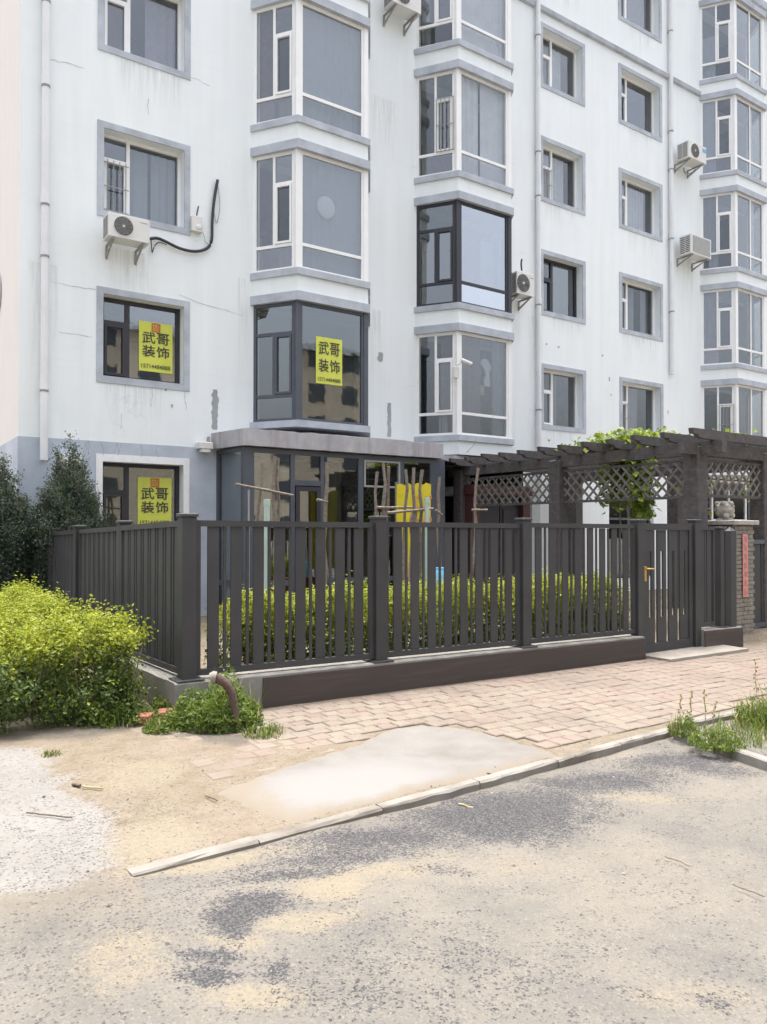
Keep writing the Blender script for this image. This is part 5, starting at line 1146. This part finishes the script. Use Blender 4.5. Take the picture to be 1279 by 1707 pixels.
def hedge(label, cat, boxes, nclump, per, leafs, loc, lump=.05, young=.9, group=None, ymin=.6):
    """clipped hedge: sprigs of leaves over rounded boxes (x0,x1,y0,y1,z0,z1)"""
    Ps, Ns, Ms = [], [], []
    areas = [((b[1] - b[0]) + (b[3] - b[2])) * 2 * (b[5] - b[4]) + (b[1] - b[0]) * (b[3] - b[2]) for b in boxes]
    for bx, ar in zip(boxes, areas):
        x0, x1, y0, y1, z0, z1 = bx; nc = int(nclump * ar / sum(areas)); faces = np.array([(y1 - y0) * (z1 - z0)] * 2 + [(x1 - x0) * (z1 - z0)] * 2 + [(x1 - x0) * (y1 - y0) * 1.25])
        fi = rng.choice(5, nc, p=faces / faces.sum()); u = rng.uniform(0, 1, (nc, 2)); C_ = np.zeros((nc, 3)); Nn = np.zeros((nc, 3))
        for q in range(5):
            m_ = fi == q; U, Vv = u[m_, 0], (u[m_, 1] ** 1.25 if q < 4 else u[m_, 1])
            if q < 2: C_[m_] = np.stack([np.full(U.shape, (x0, x1)[q]), y0 + U * (y1 - y0), z0 + Vv * (z1 - z0)], 1); Nn[m_] = ((-1, 1)[q], 0, .15)
            elif q < 4: C_[m_] = np.stack([x0 + U * (x1 - x0), np.full(U.shape, (y0, y1)[q - 2]), z0 + Vv * (z1 - z0)], 1); Nn[m_] = (0, (-1, 1)[q - 2], .15)
            else: C_[m_] = np.stack([x0 + U * (x1 - x0), y0 + Vv * (y1 - y0), np.full(U.shape, z1)], 1); Nn[m_] = (0, 0, 1)
        c0 = np.array([(x0 + x1) / 2, (y0 + y1) / 2, (z0 + z1) / 2]); hs = np.array([(x1 - x0) / 2, (y1 - y0) / 2, (z1 - z0) / 2])
        q = np.abs((C_ - c0) / hs); rd = np.sort(q, 1)[:, 1]; C_ = c0 + (C_ - c0) * (1 - .10 * np.clip((rd - .75) / .25, 0, 1) ** 2)[:, None]     # round the edges
        lumpv = lump * (np.sin(C_[:, 0] * 7 + 1.3) * np.sin(C_[:, 1] * 6 + .4) + np.sin(C_[:, 2] * 9 + C_[:, 0] * 4) * .6) + rng.normal(0, lump * .5, nc)
        C_ = C_ + Nn * lumpv[:, None]
        inn = rng.uniform(0, 1, nc) ** 2 * .30; C_ -= Nn * inn[:, None]
        gap = np.sin(C_[:, 0] * 5.1 + 2) * np.sin(C_[:, 1] * 4.7) * np.sin(C_[:, 2] * 6.3 + 1) + .35 * rng.normal(0, 1, nc); C_ = C_[gap > -.55]; Nn = Nn[gap > -.55]; inn = inn[gap > -.55]; nc = len(C_)
        shoot = (rng.uniform(0, 1, nc) < .05) & (Nn[:, 2] > .5); C_[shoot, 2] += rng.uniform(.03, .11, shoot.sum())
        k = np.repeat(np.arange(nc), per); rr = rng.normal(0, .045, (len(k), 3)); rr[:, 2] += np.abs(rng.normal(0, .02, len(k)))
        P = C_[k] + rr; Nl = Nn[k] * .8 + rng.normal(0, .55, (len(k), 3)) + np.array([0, 0, .5])
        hrel = (P[:, 2] - z0) / (z1 - z0)
        sprig = rng.uniform(0, 1, nc)[k]
        p_y = np.clip((hrel - ymin) * 3.0, 0, 1) * young + (sprig > .8) * .35 * (inn[k] < .06)
        Ps.append(P); Ns.append(Nl); Ms.append((rng.uniform(0, 1, len(k)) < p_y).astype(int))
    P = np.concatenate(Ps); N = np.concatenate(Ns); mi = np.concatenate(Ms); keep = P[:, 2] > -.02
    o = empty('clipped_hedge', loc, label, cat, group)
    leaf_mesh('foliage', P[keep] - np.array(loc), N[keep], leafs, [M['leaf_old'], M['leaf_young']], mi[keep], .62, 0, o)
    st = MB()
    for bx in boxes:
        x0, x1, y0, y1, z0, z1 = bx
        for k in range(int(14 * (x1 - x0) * (y1 - y0)) + 6):
            a = (random.uniform(x0 + .1, x1 - .1) - loc[0], random.uniform(y0 + .1, y1 - .1) - loc[1]); p = [(a[0], a[1], z0 - loc[2])]
            for q in range(4): p.append((p[-1][0] + random.uniform(-.06, .06), p[-1][1] + random.uniform(-.06, .06), p[-1][2] + (z1 - z0) * .2))
            st.tube(p, [.011, .009, .007, .006, .004], 5)
    st.build('stems', M['bark'], o); return o
hedge('thick clipped hedge with yellow green top beside the left fence corner', 'hedge', [(-.6, 2.06, 6.56, 7.45, .0, .76), (-.4, 1.72, 7.5, 8.0, .0, .55), (-.4, 1.86, 8.0, 10.8, .0, .80)], 5400, 30, .034, (1.0, 7.3, 0), .085, 1.0)
hedge('long yellow green clipped hedge seen through the front fence slats', 'hedge', [(3.12, 9.45, 7.25, 7.95,   .06, .86)], 3600, 26, .038, (6.2, 7.65, .1), .05, 1.0, None, .38)

def shrub(label, loc, h, r, nst, per, leafs, name='dark_shrub', mat='leaf_dark'):
    o = empty(name, loc, label, 'shrub'); st = MB(); Ps, Ns = [], []
    for k in range(nst):
        a = rng.uniform(0, 6.28); rr = r * math.sqrt(rng.uniform(0, 1)); hh = h * (1.0 - .45 * (rr / r) ** 1.3) * rng.uniform(.72, 1.0)
        top = np.array([math.cos(a) * rr, math.sin(a) * rr, hh]); b0 = np.array([math.cos(a) * rr * .15, math.sin(a) * rr * .15, 0])
        pts = [b0 + (top - b0) * np.array([t ** 1.5, t ** 1.5, t]) + rng.normal(0, .02, 3) for t in np.linspace(0, 1, 6)]
        st.tube(pts, [.022, .018, .013, .009, .006, .003], 5)
        t = rng.beta(2.2, 1.3, per); seg = np.clip((t * 5).astype(int), 0, 4); fr_ = t * 5 - seg; pa = np.array(pts); base = pa[seg] * (1 - fr_)[:, None] + pa[seg + 1] * fr_[:, None]
        sp = rng.normal(0, 1, (per, 3)) * (np.array([.15, .15, .10]) * (1.15 - t)[:, None] + .02); Ps.append(base + sp); Ns.append(rng.normal(0, 1, (per, 3)) + np.array([0, 0, .6]) + sp * 3)
    st.build('stems', M['bark'], o); P = np.concatenate(Ps); N = np.concatenate(Ns); leaf_mesh('foliage', P, N, leafs, M[mat], None, .38, .6, o); return o
shrub('tall blue green feathery shrub against the wall inside the left fence', (2.74, 12.75, 0), 3.3, .60, 150, 700, .046)
shrub('shorter dark feathery shrub at the building corner, left of the fence end', (1.72, 12.95, 0), 3.1, .62, 170, 720, .046)

def weed_tuft(loc, r, h, nb, label, nl=0, leafs=.03, name='weed_clump', cat='weeds', straw=0.15):
    o = empty(name, loc, label, cat); V = []; n = nb
    a = rng.uniform(0, 6.28, n); rr = r * np.sqrt(rng.uniform(0, 1, n)); bx, by = np.cos(a) * rr, np.sin(a) * rr; hh = h * rng.uniform(.25, 1, n) * (1.1 - .6 * rr / r) * (1 + .4 * np.sin(a * 3 + rr * 9)); ln = rng.uniform(.15, .6, n) * hh; b = rng.uniform(0, 6.28, n); w = rng.uniform(.002, .0045, n)
    px, py = -np.sin(b) * w, np.cos(b) * w; dx, dy = np.cos(b) * ln, np.sin(b) * ln; z0 = np.zeros(n) - .01
    V = np.stack([np.stack([bx - px, by - py, z0], 1), np.stack([bx + px, by + py, z0], 1), np.stack([bx + dx * .35 + px * .8, by + dy * .35 + py * .8, hh * .62], 1), np.stack([bx + dx * .35 - px * .8, by + dy * .35 - py * .8, hh * .62], 1), np.stack([bx + dx, by + dy, hh * .96], 1)], 1).reshape(-1, 3)
    bb = np.arange(n)[:, None] * 5; Fq = np.concatenate([bb + np.array([0, 1, 2]), bb + np.array([0, 2, 3]), bb + np.array([3, 2, 4])], 1).reshape(-1, 3)
    me = grid_mesh('blades', V, Fq, [M['leaf_weed'], M['straw']], False); me.polygons.foreach_set('material_index', np.repeat((rng.uniform(0, 1, n) < straw).astype(np.int32), 3)); tag(link('blades', me, o), kind='stuff')
    if nl:
        ph = rng.uniform(0, 6.28, nl); rr = r * 1.05 * np.sqrt(rng.uniform(0, 1, nl)); z = h * .9 * rng.uniform(0.05, 1, nl) * (1.05 - .75 * (rr / r) ** 1.5)
        P = np.stack([np.cos(ph) * rr, np.sin(ph) * rr, np.maximum(z, .01)], 1); cl = np.sin(P[:, 0] * 23) * np.sin(P[:, 1] * 21 + 1) * np.sin(P[:, 2] * 19 + .5) > -.25
        P[:, 2] *= 1 + .35 * np.sin(ph * 3 + 1) * (rr / r) + .3 * np.sin(P[:, 0] * 17) ; P = P[cl]; leaf_mesh('leaves', P, rng.normal(0, .7, P.shape) + np.array([0, -.2, .9]), leafs, M['leaf_weed'], None, .5, .3, o)
    return o
cx, cy = gp(385, 1218); weed_tuft((cx + .02, cy + .30, gz(cx)), .36, .42, 420, 'bushy green weeds around the bent rusty pipe at the wall corner', 5200, .04)
cx, cy = gp(312, 1190); weed_tuft((cx, cy + .2, gz(cx)), .24, .30, 500, 'dark leafy weeds between the hedge and the wall corner', 1800, .034)
cx, cy = gp(270, 1216); weed_tuft((cx, cy, gz(cx)), .13, .09, 260, 'low grass tuft by the loose bricks', 300, .02)
weed_tuft((cx + .02, cy - .02, gz(cx)), .17, .17, 260, 'low green weeds at the foot of the bent rusty pipe', 900, .03)
cx, cy = gp(440, 1222); weed_tuft((cx, cy, gz(cx)), .17, .10, 300, 'thin grass edging the big weed clump on its right', 260, .02)
cx, cy = gp(86, 1262); weed_tuft((cx, cy, gz(cx)), .07, .05, 90, 'tiny grass tuft in the dirt in front of the hedge', 60, .015)
cx, cy = gp(205, 1205); weed_tuft((cx, cy + .1, gz(cx)), .3, .22, 300, 'leafy undergrowth at the foot of the clipped hedge', 1500, .034)
# strip of grass between the right kerbs
def grass_bed():
    n = 5200; x = rng.uniform(5.60, 8.2, n); y = rng.uniform(2.7, 3.85, n); k = (x - 5.55) > (3.8 - y) * .25; x, y = x[k], y[k]; n = len(x)
    dens = (np.sin(x * 3.1 + 1) * np.sin(y * 4.3) + rng.normal(0, .6, n)) > -.35; x, y = x[dens], y[dens]; n = len(x)
    h = rng.uniform(.06, .24, n) * np.clip((x - 5.4) * .9, .45, 1.15); b = rng.uniform(0, 6.28, n); ln = h * rng.uniform(.2, .8, n); w = rng.uniform(.002, .004, n); z = gzx = -0.013 * (x - 2) - .03
    pxx, pyy = -np.sin(b) * w, np.cos(b) * w; dx, dy = np.cos(b) * ln, np.sin(b) * ln
    V = np.stack([np.stack([x - pxx, y - pyy, z], 1), np.stack([x + pxx, y + pyy, z], 1), np.stack([x + dx * .35 + pxx, y + dy * .35 + pyy, z + h * .6], 1), np.stack([x + dx * .35 - pxx, y + dy * .35 - pyy, z + h * .6], 1), np.stack([x + dx, y + dy, z + h], 1)], 1).reshape(-1, 3)
    bb = np.arange(n)[:, None] * 5; Fq = np.concatenate([bb + np.array([0, 1, 2]), bb + np.array([0, 2, 3]), bb + np.array([3, 2, 4])], 1).reshape(-1, 3)
    me = grid_mesh('grass', V, Fq, [M['leaf_weed'], M['straw']], False); me.polygons.foreach_set('material_index', np.repeat((rng.uniform(0, 1, n) < .22).astype(np.int32), 3))
    tag(link('grass', me), 'grass and weeds growing between the right hand kerbs', 'grass', kind='stuff')
grass_bed()
cx, cy = gp(1190, 1240); weed_tuft((cx + .12, cy + .05, gz(cx)), .2, .16, 260, 'leafy weeds spilling over the right kerb', 1100, .028)
cx, cy = gp(1140, 1214); weed_tuft((cx, cy, gz(cx)), .12, .2, 180, 'weeds sprouting at the right end of the kerb', 420, .026)
cx, cy = gp(1255, 1200); weed_tuft((cx + .2, cy, gz(cx)), .24, .36, 420, 'tall grass clump in the bed at the right photo edge', 900, .03)
def seed_stalk(px, py, h, lean, label):
    x, y = gp(px, py); o = MB(); p = [(0, 0, -.02), (lean * .1, 0, h * .4), (lean * .45, .01, h * .75), (lean, .015, h)]
    o.tube(p, [.0035, .003, .0025, .002], 5)
    for k in range(9): t = .55 + .45 * k / 8; o.sphere((lean * t ** 2 + random.uniform(-.012, .012), .01 + random.uniform(-.012, .012), h * t), .007, 0, 6, 4, (1, 1, 1.8))
    tag(o.build('seed_stalk', M['straw'], None, (x, y, gz(x))), label, 'grass stalk', 'dry seed stalks at the right kerb')
for px_, py_, h, l, lb in ((1133, 1212, .30, .05, 'curved dry stalk leftmost at the end of the kerb'), (1152, 1214, .34, .03, 'dry stalk second from the kerb end'), (1176, 1216, .36, .02, 'straight dry stalk in the middle of the right bed'), (1188, 1216, .26, .06, 'short leaning dry stalk over the leafy weeds'), (1262, 1196, .55, .0, 'tallest dry stalk near the right photo edge')):
    seed_stalk(px_, py_, h, l, lb)

# vine over the pergola
vn = empty('climbing_vine', (11.3, 9.0, 0), 'leafy yellow green vine climbing over the pergola rafters', 'vine')
def blob(n, cx, cy, cz, rx, ry, rz): return rng.normal(0, .5, (n, 3)) * np.array([rx, ry, rz]) + np.array([cx, cy, cz])
VP = np.concatenate([blob(1500, 11.75, 8.95, 3.20, .8, .75, .17), blob(500, 11.5, 9.6, 3.16, .5, .5, .12), blob(260, 12.6, 7.7, 3.17, .35, .3, .14), blob(520, 11.2, 8.75, 2.75, .22, .5, .4), blob(420, 11.1, 8.35, 2.2, .16, .22, .5), blob(300, 11.3, 9.1, 2.3, .2, .3, .3), blob(160, 11.6, 7.6, 2.3, .2, .2, .35), blob(120, 13.2, 7.5, 2.4, .2, .2, .3)])
VP = VP[(np.sin(VP[:, 0] * 7) * np.sin(VP[:, 1] * 6.3) > -.55)]
leaf_mesh('foliage', VP - np.array([11.3, 9.0, 0]), rng.normal(0, .5, VP.shape) + np.array([-.2, -.5, .8]), .115, M['leaf_vine'], None, .8, .5, vn)
st = MB()
for k in range(4):
    bx, by = 11.3 + k * .1, 8.4 + k * .15; p = [(bx - 11.3, by - 9, 0)]
    for q in range(7): p.append((p[-1][0] + random.uniform(-.08, .06), p[-1][1] + random.uniform(-.08, .1), p[-1][2] + .44))
    st.tube(p, [.022, .02, .018, .016, .013, .011, .009, .007], 6)
st.build('stem', M['bark'], vn)

# ------------------------------------------------------------------ tree stakes, pipes and bits behind the fence
def knotty(mb, p, q, r, n=9, wob=.018):
    p, q = Vector(p), Vector(q); pts = []; rs = []
    for k in range(n):
        t = k / (n - 1); pts.append(p.lerp(q, t) + Vector((random.uniform(-wob, wob), random.uniform(-wob, wob), 0))); rs.append(r * (1.1 - .25 * t) * random.uniform(.8, 1.25))
    return mb.tube(pts, rs, 7)
def stake_frame(Y, poles, bars, label, tree=None):
    xs = [onY(a, 900, Y)[0] for a, *_ in poles]; cx = sum(xs) / len(xs); o = empty('stake_frame', (cx, Y, .08), label, 'tree stakes', 'rough timber stakes behind the fence')
    for a, ty, bxp, dy in poles:
        x0, z1 = onY(a, ty, Y); xb = onY(bxp, 900, Y)[0]; knotty(MB(), (xb - cx, dy, 0), (x0 - cx, 0, z1 - .08), .028, 9, .026).build('stake', M['bark'], o)
    for (a, b), (c, d) in bars:
        p, q = onY(a, b, Y - .05), onY(c, d, Y - .05); knotty(MB(), (p[0] - cx, -.06, p[1] - .08), (q[0] - cx, -.06, q[1] - .08), .02, 7, .006).build('crossbar', M['bark'], o)
    if tree:
        x, z1 = onY(*tree, Y); knotty(MB(), (x - cx, .1, 0), (x - cx + .05, .12, z1 - .08), .07, 9, .02).build('tree_trunk', M['trunkbark'], o)
stake_frame(9.6, ((436, 772, 431, .1), (458, 761, 456, -.1), (462, 763, 476, .15)), (((392, 807), (488, 826)),), 'three rough stakes with a slanted crossbar in front of the left sunroom pane')
stake_frame(10.2, ((543, 770, 540, .0),), (((528, 833), (546, 837)),), 'single rough stake with a short crosspiece beside the sunroom door')
stake_frame(9.6, ((628, 786, 624, .1), (640, 772, 638, -.1), (649, 778, 647, .1)), (((627, 846), (690, 846)),), 'three stakes just behind the second fence post, left of the yellow banner')
stake_frame(9.5, ((677, 782, 679, .1), (690, 780, 686, -.1), (702, 783, 705, .1)), (((645, 855), (722, 848)),), 'three stakes in front of the yellow banner', (694, 850))
stake_frame(10.5, ((733, 795, 731, .0),), (((726, 850), (736, 858)),), 'single stake between the banner and the pergola')
stake_frame(10.0, ((797, 780, 783, .0),), (((786, 850), (812, 850)),), 'leaning stake in front of the maroon doorway')
def pipe_post(px_, py_, Y, r, m, label, name='pipe_post', cap=True):
    x, z = onY(px_, py_, Y); o = empty(name, (x, Y, .08), label, 'pipe'); MB().tube([(0, 0, 0), (0, 0, z - .08)], r, 12).build('pipe', M[m], o)
    if cap: MB().tube([(0, 0, z - .17), (0, 0, z - .09)], r * 1.15, 12).build('cap', M[m], o)
pipe_post(445, 832, 9.3, .038, 'pvcgreen', 'pale green capped pipe upright before the left sunroom pane')
pipe_post(712, 829, 9.4, .036, 'pvcgreen', 'pale green pipe upright at the right edge of the yellow banner')
pipe_post(415, 816, 9.6, .012, 'acgrey', 'thin grey rod upright at the sunroom corner', 'thin_rod')
# banner
Yb = 11.0; (xa, za), (xb, zb) = onY(663, 808, Yb), onY(720, 960, Yb)
bn = empty('yellow_banner', ((xa + xb) / 2, Yb, zb), 'bright yellow banner with worn orange print behind the stakes', 'banner'); w_, h_ = xb - xa, za - zb
mb = MB(); n = 14; vs = []
for k in range(n + 1):
    for q in range(9): vs.append((-w_ / 2 + w_ * k / n, .03 * math.sin(k * .9 + q * .3), h_ * q / 8 + (.02 * math.sin(k * 1.7) if q == 8 else 0) + (.05 * k / n if q == 8 else 0)))
mb.add(vs, [(k * 9 + q, k * 9 + 9 + q, k * 9 + 10 + q, k * 9 + q + 1) for k in range(n) for q in range(8)], 0, True); b0 = len(mb.v)
mb.add([(x, y + .008, z) for x, y, z in vs], [(k * 9 + q + 1, k * 9 + 10 + q, k * 9 + 9 + q, k * 9 + q) for k in range(n) for q in range(8)], 0, True); mb.build('cloth', M['banner'], bn)
mb = MB()
for q in range(7):
    for k in range(9):
        if random.random() < .55:
            x = -w_ * .12 + w_ * .55 * k / 9; z = h_ * (.10 + .125 * q); mb.add([(x, -.042, z), (x + .07, -.042, z + .01), (x + .06, -.042, z + random.uniform(.03, .09)), (x + .01, -.042, z + random.uniform(.03, .08))], [(0, 1, 2, 3)])
mb.build('worn_print', M['paleorange'], bn)
for a in (-1, 1): MB().tube([(a * w_ * .48, .06, -zb + .0), (a * w_ * .48, .06, h_ + .05)], .025, 8).build('pole', M['bark'], bn)
# barrel and low brick planter edge
x, z = onY(734, 905, 10.2); br = empty('plastic_barrel', (x, 10.2, .08), 'light blue plastic barrel right of the banner behind the fence', 'barrel')
MB().tube([(0, 0, 0), (0, 0, .05), (0, 0, .4), (0, 0, .75), (0, 0, .85)], [.17, .2, .21, .2, .16], 18).build('body', M['blue_barrel'], br); MB().tube([(0, 0, .85), (0, 0, .9)], .1, 14).build('lid', M['blue_barrel'], br)
bw_ = empty('brick_planter_wall', (onY(690, 950, 10.4)[0], 10.4, .08), 'low red brick planter wall under the yellow banner', 'planter wall'); bk = MB().cbox(-.115, .115, -.055, .055, 0, .055, .005).mesh('brick', M['redbrick'])
for c in range(8):
    for k in range(6): link('brick', bk, bw_, (-.62 + k * .245 + (.12 if c % 2 else 0) + random.uniform(-.006, .006), random.uniform(-.008, .008), c * .066), (0, 0, random.uniform(-.04, .04)))

# ------------------------------------------------------------------ small things on the ground
xp, yp = gp(385, 1218); yp += .0
bp_ = empty('bent_pipe', (xp, yp, gz(xp)), 'bent rusty pipe with a pale end sticking up from the weeds at the wall corner', 'pipe')
MB().tube([(.03, -.02, -.05), (.03, -.02, .14), (.01, 0, .30), (-.03, .03, .385), (-.10, .06, .43)], [.028, .030, .034, .038, .042], 12).build('pipe', M['rust'], bp_)
MB().tube([(-.10, .06, .43), (-.115, .068, .433), (-.135, .08, .425)], [.05, .052, .046], 12).build('pale_end', M['palecut'], bp_)
lbm = MB().cbox(-.075, .075, -.057, .057, 0, .07, .008).mesh('loose_brick', M['redbrick'])
for (px_, py_, z, rz, rx, lb) in ((241, 1204, 0, .9, 0, 'loose red brick lying by the hedge foot'), (279, 1196, 0, -.2, .1, 'dark red brick beside the wall corner, right of the brighter brick')):
    x, y = gp(px_, py_); tag(link('loose_brick', lbm, None, (x, y, gz(x) + z), (rx, 0, rz)), lb, 'brick', 'loose bricks at the hedge foot')
def stick(p, q, r, label, m='twig', lift=.01):
    a, b = gp(*p), gp(*q); zf = lambda x, y: gz(x) + (-.05 if (y < kerb_y(x) and x > 1.06) else 0) + lift; o = MB(); n = 6; c = ((a[0] + b[0]) / 2, (a[1] + b[1]) / 2)
    o.tube([(a[0] + (b[0] - a[0]) * k / n - c[0] + random.uniform(-.006, .006), a[1] + (b[1] - a[1]) * k / n - c[1] + random.uniform(-.006, .006), random.uniform(0, .006)) for k in range(n + 1)], r, 6)
    tag(o.build('stick', M[m], None, (c[0], c[1], zf(*c))), label, 'stick')
stick((44, 1362), (120, 1371), .0045, 'thin dark stick lying on the pale concrete at the left')
stick((120, 1313), (134, 1316), .010, 'stubby dark stick end on the sand left of the screed')
stick((138, 1317), (172, 1321), .006, 'pale peeled twig on the sand beside the stubby stick', 'straw')
stick((342, 1331), (362, 1338), .005, 'tiny twig on the dusty pavers by the cement patch')
stick((766, 1323), (790, 1328), .006, 'pale twig in the dark gravel below the kerb', 'straw', -.005)
stick((1108, 1408), (1150, 1425), .0025, 'thin dry stem on the road at the right', 'twig')
stick((1222, 1455), (1275, 1475), .0025, 'longer dry stem on the road near the right photo edge', 'twig')
for (px_, py_, s_, lb) in ((1100, 1662, .018, 'dark clod of dirt at the lower right of the road'), (1130, 1660, .010, 'smaller dark clod right of the bigger one'), (1008, 1338, .012, 'dark clod on the road below the kerb, left one'), (1036, 1336, .016, 'dark clod on the road below the kerb, right one'), (820, 1303, .012, 'pale scrap of stone lying below the kerb')):
    x, y = gp(px_, py_); mb = MB().sphere((0, 0, s_ * .3), s_, 0, 9, 6, (1.3, 1, .55)); mb.v = [(a + random.uniform(-1, 1) * s_ * .18, b + random.uniform(-1, 1) * s_ * .18, c + random.uniform(-1, 1) * s_ * .12) for a, b, c in mb.v]
    tag(mb.build('clod', M['stone'] if 'pale' in lb else M['twig'], None, (x, y, gz(x) - .062)), lb, 'clod')
# loose grit and small stones, one mass
def grit_stones():
    n = 3600; mb_v = []; mb_f = []; X_ = rng.uniform(.2, 6.2, n * 3); Y_ = rng.uniform(1.4, 6.0, n * 3)
    w = np.exp(-((Y_ - (KA[1] + (X_ - KA[0]) * .072) + .25) / .35) ** 2) + .25 + .5 * np.exp(-(((X_ - 1.1) / .6) ** 2 + ((Y_ - 2.9) / .5) ** 2)); k = rng.uniform(0, 1.3, len(X_)) < w * .55; X_, Y_ = X_[k][:n], Y_[k][:n]
    V = []; Fq = []
    oct_v = np.array([(1, 0, 0), (-1, 0, 0), (0, 1, 0), (0, -1, 0), (0, 0, 1), (0, 0, -1)], float); oct_f = np.array([(0, 2, 4), (2, 1, 4), (1, 3, 4), (3, 0, 4), (2, 0, 5), (1, 2, 5), (3, 1, 5), (0, 3, 5)])
    on_road = (Y_ < KA[1] + (X_ - KA[0]) * .072) & (X_ > 1.06); left = np.clip((KA[1] + .1 - Y_) / 1.3, 0, 1); lz = np.where(on_road, -.027 - .032 * np.clip((X_ - 1.9) / 1.2, 0, 1), np.where(X_ <= 1.06, -.034 * left ** 2 * (3 - 2 * left), 0.0)); Z_ = -0.013 * np.clip(X_ - 2, -3, 10) + lz
    s = rng.lognormal(-5.55, .4, len(X_)); a = rng.uniform(0, 6.28, len(X_))
    for i in range(6):
        p = oct_v[i] * np.array([1.2, .9, .6]); jit = rng.uniform(.7, 1.25, len(X_)); V.append(np.stack([X_ + s * jit * (p[0] * np.cos(a) - p[1] * np.sin(a)), Y_ + s * jit * (p[0] * np.sin(a) + p[1] * np.cos(a)), Z_ + s * jit * p[2] + s * .25], 1))
    V = np.stack(V, 1).reshape(-1, 3); Fq = (np.arange(len(X_))[:, None, None] * 6 + oct_f[None]).reshape(-1, 3)
    t = NT('grit_stone'); t.col(t.ramp(t.geo.outputs['Random Per Island'], [(0.0, (0.06, 0.058, 0.055)), (0.5, (0.12, 0.115, 0.11)), (0.8, (0.2, 0.18, 0.155)), (1.0, (0.27, 0.25, 0.22))])); t.b.inputs['Roughness'].default_value = .9
    tag(link('gravel', grid_mesh('gravel', V, Fq, t.mat, False)), 'loose grit and small stones scattered on the dusty road', 'gravel', kind='stuff')
grit_stones()
for o in SC.objects:                                         # twigs and leaves of one plant that nobody could count
    if o.parent and o.name.split('.')[0] in ('stems', 'leaves', 'foliage'): o['kind'] = 'stuff'
